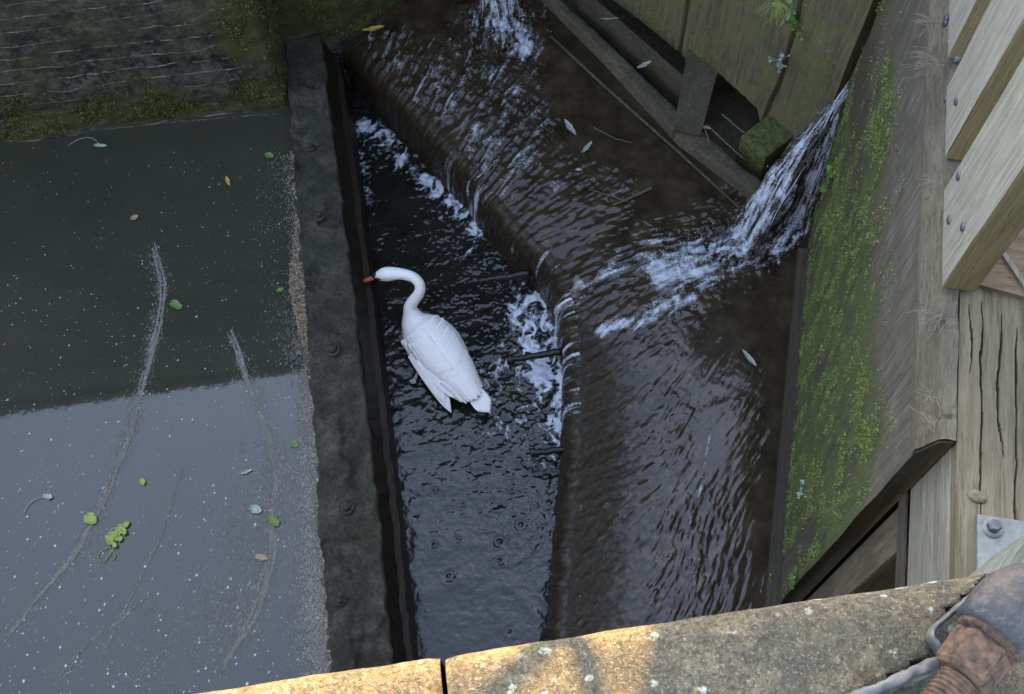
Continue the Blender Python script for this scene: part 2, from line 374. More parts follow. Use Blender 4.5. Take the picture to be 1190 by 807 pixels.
# ------------------------------------------------------------------ far brick wall with its recess
wl = np.array([(-14, 4.35), (-4, 4.35), (-2.6, 4.35), (-.93, 4.33), (-.90, 4.37), (-.89, 4.77), (-.54, 4.79), (-.12, 4.98), (.5, 5.25), (1.2, 5.3), (6, 5.3), (14, 5.3)])
wd = np.r_[0, np.cumsum(np.linalg.norm(np.diff(wl, axis=0), axis=1))]
us = np.concatenate([np.linspace(0, wd[1], 40)[:-1], np.linspace(wd[1], wd[8], 300)[:-1], np.linspace(wd[8], wd[-1], 60)])
zs = np.concatenate([np.linspace(-6.2, -4.5, 40)[:-1], np.linspace(-4.5, -2.8, 130)[:-1], np.linspace(-2.8, ZW, 40)])
PX = np.interp(us, wd, wl[:, 0]); PY = np.interp(us, wd, wl[:, 1])
U, Zg = np.meshgrid(us, zs, indexing='ij'); X = np.interp(U, wd, wl[:, 0]); Y = np.interp(U, wd, wl[:, 1])
bul = (fbm(U*5, Zg*5, 4, 3)-.5)*.05+(fbm(U*22, Zg*22, 3, 5)-.5)*.02
Y = Y-bul
hW = Zg-ZL
mossW = sstep(.55, .02, hW-(fbm(U*3, Zg*.1, 3, 8)-.5)*.5)*.9
mossW = np.maximum(mossW, sstep(.75, .1, np.abs(X+.75)+(fbm(U*4, Zg*4, 3, 2)-.5)*.5)*.95)
mossW = np.maximum(mossW, sstep(-.95, -.4, X)*.9)
mossW = mossW*(.45+.75*fbm(U*7, Zg*7, 4, 4)); mossW = mossW*sstep(-.02, .06, hW)
bw = empty('brick_wall', (-2, 4.4, ZL), 'tall black stained brick lock wall across the water, moss along its foot', 'wall')
bwm = mesh('brickwork', np.stack([X, Y, Zg], -1), gridfaces(*X.shape), M['brick'], bw, True, {'moss': mossW})
mb = MB(); mb.box((0, 4.62, ZW+.03-.0), (28, .62, .16), bev=.02); mb.build('coping', M['concrete'], bw)
# moss tufts: loose leaf flakes (uncountable)
def tufts(name, pts, nrm, size, mat, dens_label=None):
    n = len(pts); V = np.zeros((n, 4, 3)); r = RS
    nrm = np.asarray(nrm)
    d = r.randn(n, 3); d = d/np.linalg.norm(d, axis=1)[:, None]; d = d+nrm*.9+np.array([0, 0, .2]); d /= np.linalg.norm(d, axis=1)[:, None]
    sdv = np.cross(d, r.randn(n, 3)); sdv /= np.linalg.norm(sdv, axis=1)[:, None]
    L = size*(.5+r.rand(n))[:, None]
    V[:, 0] = pts-d*L*.1; V[:, 1] = pts+d*L*.5+sdv*L*.3; V[:, 2] = pts+d*L; V[:, 3] = pts+d*L*.5-sdv*L*.3
    o = mesh(name, V.reshape(-1, 3), np.arange(4*n).reshape(n, 4), mat, None, False)
    return tag(o, kind='stuff')
def m_moss(name, a, b, c):
    n = NT(name); k = n.N.new('ShaderNodeNewGeometry').outputs['Random Per Island']
    return n.out(n.ramp(k, [(0, a), (.5, b), (1, c)]), .8)
M['moss'] = m_moss('moss_flakes', (.07, .10, .020), (.19, .24, .055), (.34, .39, .13))
M['mossdark'] = m_moss('dark_moss_flakes', (.035, .046, .012), (.085, .105, .025), (.17, .19, .055))
cand = RS.rand(420000, 2); cu = wd[1]+.5+cand[:, 0]*(wd[8]-wd[1]-.5); cz = ZL+cand[:, 1]*1.4
cx_ = np.interp(cu, wd, wl[:, 0]); cy_ = np.interp(cu, wd, wl[:, 1]); hh = cz-ZL
pr = sstep(.40, .06, hh-(fbm(cu*3, cz*.1, 3, 8)-.5)*.5)
pr = np.maximum(pr, .9*sstep(.6, .05, np.abs(cx_+.72)+(fbm(cu*4, cz*4, 3, 2)-.5)*.5)*sstep(1.2, .2, hh)); pr = np.maximum(pr, sstep(-.9, -.4, cx_)*.8)
pr = pr*sstep(.42, .62, fbm(cu*9, cz*9, 4, 4))*sstep(.02, .1, hh)
kp = RS.rand(len(pr)) < pr*.75
bq = (fbm(cu*5, cz*5, 4, 3)-.5)*.05+(fbm(cu*22, cz*22, 3, 5)-.5)*.02
tufts('moss', np.stack([cx_, cy_-bq, cz], 1)[kp], np.array([0, -1, 0]), .011, M['mossdark'])

# near lock wall under the coping
mb = MB(); mb.box((0, -.08, -3.2), (60, .5, 5.7), bev=.0)
nw = mb.build('lock_wall', M['brick']); tag(nw, 'near brick lock wall beneath the pale coping stones', 'wall')

# ------------------------------------------------------------------ waters
# chamber water (left, still)
cw = MB(); e0, e1, e2 = at(425, 870, DL), at(378, 330, DL), at(352, 30, DL)
cw.add([(-14, e0[1], ZL), e0, e1, e2, (-14, e2[1], ZL)], [[0, 1, 2, 3, 4]])
tag(cw.build('chamber_water', M['chamber']), kind='structure')
uw = MB(); u0, u1, u2, u3 = N1(-.9, .3, 0), N1(2.43, .3, 0), N2(.1, -.2, 0), N2(2.6, -.2, 0); zu = ZA+1.75
uw.add([(u0[0], u0[1], zu), (12, .15, zu), (12, 5.2, zu), (u3[0], 5.2, zu), (u2[0], u2[1], zu), (u1[0], u1[1], zu)], [[0, 1, 2, 3, 4, 5]]); tag(uw.build('upper_water', M['chamber']), kind='structure')
# flow-aligned ripple field over the apron
LIP = [(360, 20), (398, 38), (440, 82), (500, 146), (545, 196), (578, 240), (612, 277), (641, 303), (655, 345), (664, 400), (664, 470), (660, 545), (652, 640), (645, 730), (642, 800)]
lip = smooth_poly([at(px, py, DA+.05)[:2] for px, py in LIP], 420, 1)
HR = .0065; x0, x1, y0, y1 = -1.1, 2.5, .1, 5.5
gx = np.arange(x0, x1, HR); gy = np.arange(y0, y1, HR); GX, GY = np.meshgrid(gx, gy, indexing='ij')
ctrl = [((470, 70), (-.55, .83)), ((580, 30), (-.15, 1)), ((560, 110), (-.6, .8)), ((620, 150), (-.7, .7)), ((690, 220), (-.88, .45)), ((760, 270), (-1, .15)), ((840, 290), (-.95, .3)), ((930, 230), (-.7, .7)),
        ((700, 310), (-.95, .35)), ((740, 390), (-.7, .7)), ((690, 430), (-.95, .35)), ((770, 480), (-.55, .83)), ((700, 540), (-.9, .45)), ((800, 640), (-.25, .97)), ((850, 420), (-.4, .9)), ((730, 660), (-.7, .7)), ((660, 60), (-.6, .8))]
wx = np.zeros_like(GX); wy = np.zeros_like(GX); ws = np.zeros_like(GX)
for (px, py), (dx, dy) in ctrl:
    a = at(px, py, DA); b = at(px+dx*4, py+dy*4, DA); t = (b-a)[:2]; t /= np.linalg.norm(t)
    wgt = 1/((GX-a[0])**2+(GY-a[1])**2+.01)**1.5; wx += wgt*t[0]; wy += wgt*t[1]; ws += wgt
nn_ = np.hypot(wx, wy)+1e-9; VX, VY = wx/nn_, wy/nn_
def bil(Fd, px, py):
    ix = np.clip((px-x0)/HR, 0, Fd.shape[0]-1.001); iy = np.clip((py-y0)/HR, 0, Fd.shape[1]-1.001)
    i = ix.astype(int); j = iy.astype(int); fx = ix-i; fy = iy-j
    return (Fd[i, j]*(1-fx)+Fd[i+1, j]*fx)*(1-fy)+(Fd[i, j+1]*(1-fx)+Fd[i+1, j+1]*fx)*fy
def lic(nz, L, cross=False):
    acc = nz.copy(); cnt = 1
    for sg in (1, -1):
        px, py = GX.copy(), GY.copy()
        for k in range(L):
            vx, vy = bil(VX, px, py), bil(VY, px, py)
            if cross: vx, vy = -vy, vx
            px += sg*HR*vx; py += sg*HR*vy; acc += bil(nz, px, py); cnt += 1
    acc /= cnt; return (acc-acc.mean())/acc.std()
wn = RS.randn(*GX.shape)
rip1 = lic(wn, 6)                              # fine threads with the stream
n2d = fbm(GX*42, GY*42, 2, 9)-.5; rip2 = lic(n2d, 12)      # wavelets drawn out along the stream
n2c = fbm(GX*38, GY*38, 2, 19)-.5; rip4 = lic(n2c, 4, True)
n3d = fbm(GX*13, GY*13, 3, 21)-.5; rip3 = lic(n3d, 18)
n2e = fbm(GX*75, GY*75, 2, 29)-.5; rip5 = lic(n2e, 4)
RIP = .0013*rip5+.0006*rip1+.0017*rip2+.0009*rip4+.0010*rip3
RIPA = np.clip(.5*rip2+.45*rip5+.35*lic(RS.randn(*GX.shape), 14), -2.6, 2.6)
def wpoly(pts, d=DA): return [at(px, py, d) for px, py in pts]
# where the stream is lively, and where it is almost still
live = np.full(GX.shape, .10)
for pts, wd_, v in [([(585, 20), (540, 90), (450, 70)], .34, 2.3), ([(560, 60), (600, 160), (560, 190)], .32, 2.0), ([(640, 200), (700, 225), (640, 260)], .24, 1.35), ([(900, 220), (800, 300), (700, 340), (660, 360)], .24, 1.3),
                    ([(740, 380), (700, 420), (700, 560)], .26, .8), ([(760, 420), (765, 520), (760, 620)], .2, .75), ([(800, 600), (800, 690), (730, 740)], .26, .85), ([(690, 560), (680, 720)], .2, .9)]:
    D = dist_poly(GX, GY, wpoly(pts)); live = np.maximum(live, v*np.exp(-(D/wd_)**4))
live *= .55+.9*fbm(GX*4, GY*4, 3, 31)
FO = np.zeros(GX.shape)
for pts, wd_, v in [([(575, -20), (585, 25), (612, 55)], .15, 1.05), ([(545, 40), (570, 75)], .08, .45), ([(990, 95), (940, 190), (880, 265), (830, 295)], .13, 1.1), ([(955, 235), (900, 290), (850, 310)], .10, .8),
                    ([(850, 285), (810, 305), (775, 318)], .20, 1.05), ([(800, 345), (740, 372), (705, 378)], .07, .95), ([(770, 280), (700, 310), (675, 330)], .15, .66), ([(672, 318), (682, 328)], .06, .85),
                    ([(575, 105), (580, 112)], .06, .6), ([(525, 85), (535, 95)], .05, .5), ([(620, 120), (605, 118)], .05, .55), ([(640, 330), (625, 360)], .05, .6), ([(800, 655), (806, 690)], .13, .36), ([(400, 42), (450, 90)], .05, .45),
                    ([(660, 390), (700, 400)], .12, .38), ([(470, 100), (560, 190)], .1, .28)]:
    D = dist_poly(GX, GY, wpoly(pts)); FO = np.maximum(FO, v*np.exp(-(D/wd_)**2))
FO = np.maximum(FO, np.minimum(.62, .36*sstep(.35, 1.1, live)+.22*sstep(1.0, 1.9, live))); FO = np.clip(FO*(.75+.8*fbm(GX*9, GY*9, 4, 51)), 0, 1.45)
FOD = FO.copy()
for pts, wd_, v in [([(838, 420), (826, 500), (810, 590)], .008, .95), ([(916, 470), (905, 560), (884, 690)], .007, .95)]:
    FO = np.maximum(FO, v*np.exp(-(dist_poly(GX, GY, wpoly(pts))/wd_)**2)*(.6+.7*fbm(GX*14, GY*14, 3, 52)))
# ruled sheet: from the gate side over the crest and down the face of the sill
RB = [(470, -60), (560, -50), (640, 5), (715, 85), (800, 165), (890, 215), (968, 215), (948, 300), (935, 400), (925, 480), (917, 560), (908, 650), (900, 740), (896, 820)]
rb = resample([at(px, py, DA)[:2] for px, py in RB], 420)
tl = np.linspace(0, 1, 420)
NU = 680; ti = np.linspace(0, 1, NU)
lipu = np.stack([np.interp(ti, tl, lip[:, k]) for k in (0, 1)], 1); rbu = np.stack([np.interp(ti, tl, rb[:, k]) for k in (0, 1)], 1)
lj = (fbm(np.arange(NU)*.12, 0*np.arange(NU), 3, 77)-.5)*.035
tang = np.gradient(lipu, axis=0); tang /= np.linalg.norm(tang, axis=1)[:, None]; onrm = np.stack([tang[:, 1], -tang[:, 0]], 1)
if np.mean(((rbu-lipu)*onrm).sum(1)) > 0: onrm = -onrm                  # outwards, over the trough
lipu = lipu+onrm*(lj-.055)[:, None]
vt = np.r_[0, np.cumsum(.004+.0045*np.arange(60)/60)]; vt = np.concatenate([vt[:-1], np.linspace(vt[-1], 1, 300)])
ln = np.linalg.norm(rbu-lipu, axis=1)
T = np.minimum(vt[None, :], 1)*np.ones((NU, 1))
XX = lipu[:, 0:1]+(rbu-lipu)[:, 0:1]*T; YY = lipu[:, 1:2]+(rbu-lipu)[:, 1:2]*T; DD = T*ln[:, None]
rr = .17+.10*sstep(.58, .75, ti); rr = rr[:, None]; dp = (.10+.06*sstep(.58, .75, ti))[:, None]
ZZ = ZA-dp*np.exp(-(DD/rr)**1.3)
amp = bil(live, XX, YY); rp = bil(RIP, XX, YY); fo = bil(FO, XX, YY); fod = bil(FOD, XX, YY); ra = bil(RIPA, XX, YY)
ZZ = ZZ+rp*amp+fod*.022*(fbm(XX*28, YY*28, 3, 61)-.25)
cre = np.clip(np.exp(-(DD/(.10+.20*sstep(.56, .72, ti))[:, None])**2)*(.22+.78*sstep(.52, .66, ti))[:, None], 0, 1)
# face of the fall
nf = 46; kf = (np.linspace(0, 1, nf)**1.8)[::-1]
zl = ZZ[:, 0:1]; ZF = zl+(ZT-.08-zl)*kf[None, :]
strk = fbm(np.arange(NU)[:, None]*.45+0*kf[None, :], kf[None, :]*2.5+0*zl, 3, 71)
kq = np.minimum(1, kf/.30)[None, :]; outw = .085*np.sqrt(np.clip(1-(1-kq)**2, 0, 1))+.02*kf[None, :]+(strk-.5)*.035*np.minimum(1, kf*6)[None, :]
XF = lipu[:, 0:1]+onrm[:, 0:1]*outw; YF = lipu[:, 1:2]+onrm[:, 1:2]*outw
ff = np.zeros((NU, nf))
for (px, py), wd_, v in [((522, 172), .07, 1.35), ((548, 200), .085, 1.6), ((640, 303), .09, 1.0), ((655, 345), .12, 1.0), ((662, 400), .16, .9), ((664, 455), .12, .75), ((490, 135), .06, .6), ((420, 62), .06, .5), ((600, 262), .06, .4)]:
    q = at(px, py, DA); d = np.hypot(lipu[:, 0]-q[0], lipu[:, 1]-q[1]); ff = np.maximum(ff, (v*np.exp(-(d/wd_)**2))[:, None]*(.7+.9*strk))
XX = np.concatenate([XF[:, :-1], XX], 1); YY = np.concatenate([YF[:, :-1], YY], 1); ZZ = np.concatenate([ZF[:, :-1], ZZ], 1); fo = np.concatenate([ff[:, :-1], fo], 1); ra = np.concatenate([(strk[:, :-1]-.5)*9, ra], 1); lvy = np.concatenate([np.ones_like(ff[:, :-1])*.8, np.clip(amp, 0, 1.2)], 1); cre = np.concatenate([np.ones_like(ff[:, :-1])*.62, cre], 1)
casc = mesh('cascade_water', np.stack([XX, YY, ZZ], -1), gridfaces(*XX.shape), M['cascade'], None, True, {'foam': fo, 'rip': ra, 'crest': cre, 'lively': lvy})
tag(casc, kind='structure')
# pool at the foot of the fall
HP = .006; px_ = np.arange(-1.0, .75, HP); py_ = np.arange(.15, 5.0, HP); TX, TY = np.meshgrid(px_, py_, indexing='ij')
dl = dist_poly(TX, TY, [(*q, 0) for q in lip[::6]])
calm = sstep(2.0, 1.0, TY)                                           # quieter towards the near wall
chop = (fbm(TX*9+1.2*fbm(TX*5, TY*5, 2, 3), TY*9, 4, 81)-.5)
ridg = 1-np.abs(2*fbm(TX*7+fbm(TX*4, TY*4, 2, 13)*2, TY*11, 3, 85)-1)
def rdg(sc, sd_, wp): return 1-np.abs(2*fbm(TX*sc+fbm(TX*sc*.6, TY*sc*.6, 2, sd_+1)*wp, TY*sc*1.15+fbm(TX*sc*.6, TY*sc*.6, 2, sd_+2)*wp, 2, sd_)-1)
near_ = 1.25-np.clip(dl, 0, 1)
tz = (.010*chop+.004*(ridg-.6))*(1-.70*calm)+(.0055*rdg(16, 185, 2.2)+.0046*rdg(34, 187, 2.0)+.0034*rdg(62, 189, 1.5))*(1-.50*calm)*near_
sw = fbm(TX*2.5+1.5*fbm(TX*2, TY*2, 2, 91), TY*2.5, 2, 93); tz += calm*.006*np.abs(np.sin(sw*22))**3*sstep(.3, .8, fbm(TX*3, TY*3, 2, 95)+.2)
bub = []
for k in range(46):
    px = random.uniform(485, 650); py = random.uniform(560, 735) if k < 30 else random.uniform(150, 300); q = at(px if k < 30 else random.uniform(418, 450), py, DT); r0 = .005+.02*random.random()**2
    bub.append((q, r0)); i0 = int((q[0]-px_[0])/HP); j0 = int((q[1]-py_[0])/HP); w_ = 9
    sl = (slice(max(i0-w_, 0), i0+w_+1), slice(max(j0-w_, 0), j0+w_+1)); rr_ = np.hypot(TX[sl]-q[0], TY[sl]-q[1])
    tz[sl] += .0022*np.cos(rr_/r0*3.2)*np.exp(-(rr_/(r0*1.7))**2)*1.5
TF = np.zeros(TX.shape)
for pts, wd_, v in [([(425, 150), (470, 185), (520, 232), (558, 262)], .065, .95), ([(540, 225), (556, 262)], .08, 1.0), ([(440, 185), (500, 200)], .05, .4), ([(640, 320), (615, 370), (620, 410), (640, 450)], .10, 1.1), ([(648, 340), (655, 420), (655, 510)], .075, 1.15), ([(610, 400), (585, 440)], .13, .5),
                    ([(650, 500), (640, 530)], .08, .6), ([(520, 270), (580, 300)], .14, .33), ([(660, 420), (600, 470)], .2, .45), ([(660, 540), (655, 640)], .04, .25), ([(418, 165), (430, 260)], .03, .45), ([(545, 288), (548, 292)], .04, .6)]:
    D = dist_poly(TX, TY, wpoly(pts, DT)); TF = np.maximum(TF, v*np.exp(-(D/(wd_*1.35))**2))
TF = np.clip(TF*(.80+.85*fbm(TX*10, TY*10, 4, 97)), 0, 1.45); tz += TF*.03*(fbm(TX*30, TY*30, 3, 99)-.2)
pool = mesh('pool_water', np.stack([TX, TY, ZT+tz], -1), gridfaces(*TX.shape), M['trough'], None, True, {'foam': TF, 'rip': np.clip((rdg(13, 205, 2.4)-.76)*9, -2, 2)+np.clip((rdg(30, 207, 2.0)-.76)*5, -1, 1)}); tag(pool, kind='structure')
# bubbles: tiny domes
def m_bub():
    n = NT('bubble_film'); return n.out((.05, .055, .065), .06, None, IOR=1.6, Coat_Weight=.5)
M['bubble'] = m_bub(); mb = MB()
for q, r0 in bub:
    V = []; F = []; r0 *= .62
    for a in range(5):
        for k in range(10): V.append((q[0]+r0*math.cos(a/4*1.5)*math.cos(k*PI/5), q[1]+r0*math.cos(a/4*1.5)*math.sin(k*PI/5), ZT-.002+.8*r0*math.sin(a/4*1.5)))
    for a in range(4):
        for k in range(10): F.append([a*10+k, a*10+(k+1) % 10, a*10+10+(k+1) % 10, a*10+10+k])
    mb.add(V, F)
tag(mb.build('bubbles', M['bubble'], None, True), kind='stuff')

# jets leaking at the mitre and at the top of the far gate: twisting strands and drops
def m_jet():
    n = NT('white_water'); return n.out((.68, .74, .84), .35, None, IOR=1.33, Transmission_Weight=.25)
M['jet'] = m_jet()
def strands(mb, A, B, n, spread, r0, sag, wob=.03):
    for k in range(n):
        a = A+np.array([random.gauss(0, .012), random.gauss(0, .012), random.gauss(0, .05)]); b = B+np.array([random.gauss(0, spread), random.gauss(0, spread), 0])
        t0 = random.uniform(0, .55); t1 = min(1, t0+random.uniform(.12, .45)); P = []; ph = random.uniform(0, 6); rad = []
        for i in range(9):
            t = t0+(t1-t0)*i/8; p = a+(b-a)*t; p[2] = a[2]+(b[2]-a[2])*(t*(1-sag)+t*t*sag)
            p = p+np.array([math.sin(ph+t*14), math.cos(ph*1.7+t*11), 0])*wob*t*.6; P.append(p); rad.append(r0*(.25+random.random())*math.sin(PI*(i+.4)/8.8)+.0006)
        mb.tube(P, rad, 5)
    for k in range(n*3):
        t = random.random()**.7; p = A+(B-A)*t; p[2] = A[2]+(B[2]-A[2])*(t*(1-sag)+t*t*sag); s_ = spread*(.3+t); p = p+np.array([random.gauss(0, s_), random.gauss(0, s_), abs(random.gauss(0, .02))])
        r = random.uniform(.0015, .005); mb.tube([p+np.array([0, 0, r*1.3]), p, p-np.array([0, 0, r*1.3])], [.0004, r, .0004], 5, False)
mb = MB(); J0 = onplane(986, 104, b1, n1)
strands(mb, J0, at(868, 278, DA), 26, .05, .0035, .45)
strands(mb, J0-np.array([0, 0, .25]), at(915, 262, DA), 16, .06, .003, .5)
strands(mb, at(575, -60, DA-.5), at(590, 30, DA), 20, .09, .0035, .5)
def torn(cl, w0, w1, nl, nw_, seed, amp_, f0, f1):
    """falling sheet of broken water along the centre line"""
    W = smooth_poly(cl, nl, 1); t = np.gradient(W, axis=0); t /= np.linalg.norm(t, axis=1)[:, None]; sd_ = np.cross(t, [0, 0, 1.]); sd_ /= np.linalg.norm(sd_, axis=1)[:, None]
    u_ = np.linspace(0, 1, nl); v_ = np.linspace(-1, 1, nw_); U_, V_ = np.meshgrid(u_, v_, indexing='ij'); wd_ = w0+(w1-w0)*U_**.8; wd_ = wd_*(.8+.5*(fbm(U_*12, V_*0+np.sign(V_)*3, 3, seed)))
    G = W[:, None]+sd_[:, None]*(V_*wd_)[..., None]; G[..., 2] += (fbm(U_*30, V_*5+U_*6, 4, seed+1)-.5)*amp_*(.3+U_)-.5*wd_*V_**2*.5
    f_ = (f0+(f1-f0)*U_)*(1-.45*sstep(.8, 1, U_))*(1.05-.55*np.abs(V_)**2.5)*(.75+.6*fbm(U_*9, V_*4+U_*5, 4, seed+2)); rp_ = (fbm(U_*14, V_*7, 4, seed+4)-.5)*7
    o = mesh('leaking_water', G, gridfaces(nl, nw_), M['cascade'], None, True, {'foam': f_, 'rip': rp_, 'crest': 0*f_, 'lively': 0*f_+.6}); return tag(o, kind='stuff')
JL = at(862, 276, DA-.02); JM = J0*.5+JL*.5+np.array([0, 0, .16])
torn([J0, JM, JL, at(830, 300, DA-.012)], .016, .115, 160, 40, 301, .10, 1.0, 1.15)
J1 = J0-np.array([0, 0, .2]); JL1 = at(925, 262, DA-.02); torn([J1, J1*.5+JL1*.5+np.array([0, 0, .10]), JL1, at(880, 305, DA-.01)], .025, .10, 140, 36, 311, .09, .95, 1.05)
K0 = at(572, -70, DA-.5); torn([K0, at(578, -20, DA-.22), at(588, 25, DA-.02), at(600, 55, DA-.01)], .10, .15, 120, 40, 321, .09, .95, 1.1)
tag(mb.build('leaking_water', M['jet'], None, True), kind='stuff')
mb = MB()
for pts, n, sp, d, hz in [([(830, 290), (770, 325)], 240, .10, DA, .05), ([(640, 320), (615, 400), (655, 500)], 260, .06, DT, .05), ([(500, 215), (558, 262)], 120, .035, DT, .03), ([(585, 30), (610, 60)], 120, .07, DA, .05)]:
    W = resample(wpoly(pts, d), 40)
    for k in range(n):
        q = W[random.randrange(40)]+np.array([random.gauss(0, sp), random.gauss(0, sp), abs(random.gauss(0, hz))]); r = random.uniform(.001, .0038)
        mb.tube([q+np.array([0, 0, r]), q, q-np.array([0, 0, r])], [.0003, r, .0003], 5, False)
tag(mb.build('spray', M['jet'], None, True), kind='stuff')

# ------------------------------------------------------------------ floating foam flecks and scum on the chamber water
def m_fleck():
    n = NT('foam_flecks'); k = n.N.new('ShaderNodeNewGeometry').outputs['Random Per Island']
    return n.out(n.ramp(k, [(0, (.11, .105, .085)), (.55, (.19, .18, .15)), (.85, (.27, .265, .24)), (1, (.46, .47, .48))]), .8)
M['fleck'] = m_fleck()
V = []; F = []
def fleck(q, a, b, ang, z):
    base = len(V); m = 7; c, s_ = math.cos(ang), math.sin(ang)
    for k in range(m):
        r = .75+.5*random.random(); x = a*r*math.cos(2*PI*k/m); y = b*r*math.sin(2*PI*k/m); V.append((q[0]+c*x-s_*y, q[1]+s_*x+c*y, z))
    F.append(list(range(base, base+m)))
kz = 0
for k in range(2100):
    px = random.uniform(0, 380); py = 170+640*random.random()**.75; q = at(px, py, DL); kz = (kz+1) % 40
    big = random.random()**4; a = .0014+.0075*big*(.35+.65*py/800); fleck(q, a, a*random.uniform(.45, .9), random.uniform(.6, 1.6), ZL+.0015+kz*.00006)
def m_fleck2():
    n = NT('white_foam_flecks'); k = n.N.new('ShaderNodeNewGeometry').outputs['Random Per Island']
    return n.out(n.ramp(k, [(0, (.22, .23, .23)), (1, (.62, .64, .66))]), .8)
M['fleck2'] = m_fleck2(); tag(mesh('foam_flecks', V, F, M['fleck2'], None, False), kind='stuff'); V = []; F = []
SC = [([(0, 752), (40, 700), (90, 645), (120, 585), (150, 510), (170, 430), (185, 370), (190, 330), (178, 280)], .028, 24000), ([(250, 790), (295, 720), (318, 640), (322, 560), (312, 500), (288, 440), (268, 380)], .030, 20000),
      ([(362, 775), (358, 700), (350, 600), (345, 520)], .05, 6000), ([(345, 470), (340, 400), (338, 330)], .035, 1500), ([(330, 450), (325, 380), (310, 250), (318, 170)], .05, 900),
      ([(110, 780), (150, 700), (190, 620), (215, 540)], .014, 900), ([(230, 790), (270, 700), (300, 600), (315, 500)], .10, 7000), ([(120, 800), (200, 760), (260, 700)], .14, 1800), ([(60, 800), (110, 740), (180, 690)], .02, 700), ([(0, 158), (160, 146), (330, 132)], .006, 500), ([(295, 440), (310, 480), (318, 540)], .008, 300)]
for pts, sp, n, core in [(p_, w_*f_, int(n_*m_), f_ < .9) for k_, (p_, w_, n_) in enumerate(SC) for f_, m_ in (((.5, 1.6), (1.0, .3)) if k_ in (0, 1, 5, 8, 9) else ((1, 1.3),))]:
    W = smooth_poly(wpoly(pts, DL), 160, 2); I_ = np.arange(160); sdm = int(n) % 90
    off_ = [(fbm(I_*.035+st*9, I_*0, 3, sdm+st)-.5)*sp*(5.0 if core else 1.5) for st in range(5)]; br = [fbm(I_*.16+st*31, I_*0+sp*900, 3, sdm+st) for st in range(5)]
    for k in range(n):
        i = int(158*random.betavariate(1.15, 1.3)); st = min(4, int(random.expovariate(.75))); end = min(1, i/26, (158-i)/12+.25)
        if random.random() > (.12+2.6*max(0, br[st][i]-.33))*end: continue
        t = W[i+1]-W[i]; t = t/np.linalg.norm(t); nr = np.array([-t[1], t[0], 0]); kz = (kz+1) % 40
        q = W[i]+(W[i+1]-W[i])*random.random()+nr*(off_[st][i]+random.gauss(0, sp*(.16+.25*abs(br[st][i]-.5)) if core else sp))
        a = random.uniform(.0008, .0023); fleck(q, a*random.uniform(1.4, 4.5), a*.55, math.atan2(t[1], t[0])+random.gauss(0, .25), ZL+.0015+kz*.00006)
# dense scum caught against the stone beam
for k in range(17000):
    py = random.uniform(430, 790) if k < 15000 else random.uniform(180, 430); e = np.interp(py, [60, 200, 330, 480, 640, 775], [330, 340, 352, 362, 372, 383]); q = at(e-abs(random.gauss(0, 6+9*max(0, (py-430)/345) if py > 430 else 7)), py, DL); kz = (kz+1) % 40
    a = random.uniform(.0012, .0042); fleck(q, a*.6, a*1.3, random.gauss(-.1, .4), ZL+.0015+kz*.00006)
tag(mesh('foam_flecks', V, F, M['fleck'], None, False), kind='stuff')

# ------------------------------------------------------------------ stone stop beam between chamber and pool
L_ED = [(332, 44), (329, 75), (336, 130), (341, 200), (352, 330), (362, 480), (372, 640), (383, 775), (389, 860)]
R_ED = [(372, 40), (377, 75), (384, 130), (392, 200), (410, 330), (429, 500), (444, 640), (456, 765), (465, 860)]
nb = 260; le = resample([at(*q, DB) for q in L_ED], nb); re_ = resample([at(*q, DB) for q in R_ED], nb)
k_ = np.arange(nb); le[:, 0] += (fbm(k_*.22, k_*0, 5, 5)-.5)*.075; re_[:, 0] += (fbm(k_*.2, k_*0, 5, 7)-.5)*.035
vv = np.concatenate([[-.002, -.001, 0], np.linspace(.02, .98, 36), [1, 1.001, 1.002]])
zprof = np.concatenate([[-.9, -.10, -.03], np.full(36, 0.0), [-.025, -.14, -.9]])
BX = le[:, None, :]+(re_-le)[:, None, :]*vv[None, :, None]
chip = sstep(.60, .72, fbm(BX[..., 0]*7, BX[..., 1]*5, 4, 115))*.03
nz = -chip+(fbm(BX[..., 0]*14, BX[..., 1]*14, 4, 15)-.5)*.03+(fbm(BX[..., 0]*4, BX[..., 1]*3, 3, 16)-.5)*.03
BX[..., 2] += zprof[None, :]+nz*(np.abs(zprof) < .05)[None, :]
sb = empty('stone_beam', (*at(400, 400, DB)[:2], ZT-.4), 'long dark algae covered stone beam between the still water and the running pool', 'beam')
V3 = BX.reshape(-1, 3); Fq = gridfaces(nb, len(vv)).tolist()
Fq += [list(range(len(vv)))[::-1]]
mesh('stone_body', V3, Fq, M['concrete'], sb, True)
WE = [(398, 60), (410, 130), (428, 250), (446, 400), (464, 560), (486, 755), (498, 860)]
we = resample([at(*q, DT-.02) for q in WE], nb); te = re_+np.array([.004, 0, -.055])
md = te*.5+we*.5; md[:, 2] = te[:, 2]-.16; md2 = md+np.array([.03, 0, -.02])
we2 = we.copy(); we2[:, 2] = ZT-.3
prof = np.stack([te, md, md2, we*.92+md2*.08, we, we2], 1); prof[..., 0] += (fbm(prof[..., 1]*20, prof[..., 2]*20, 3, 18)-.5)*.015
mesh('timber_face', prof, gridfaces(nb, 6), M['blackwood'], sb, False)
def bolt_mb(c, r, h, seg=6, ax=(0, 0, 1)):
    mb = MB(); c = np.array(c, float); a = np.array(ax, float); mb.tube([c-a*.01, c+a*h*.75, c+a*h], [r, r, r*.7], seg); return mb
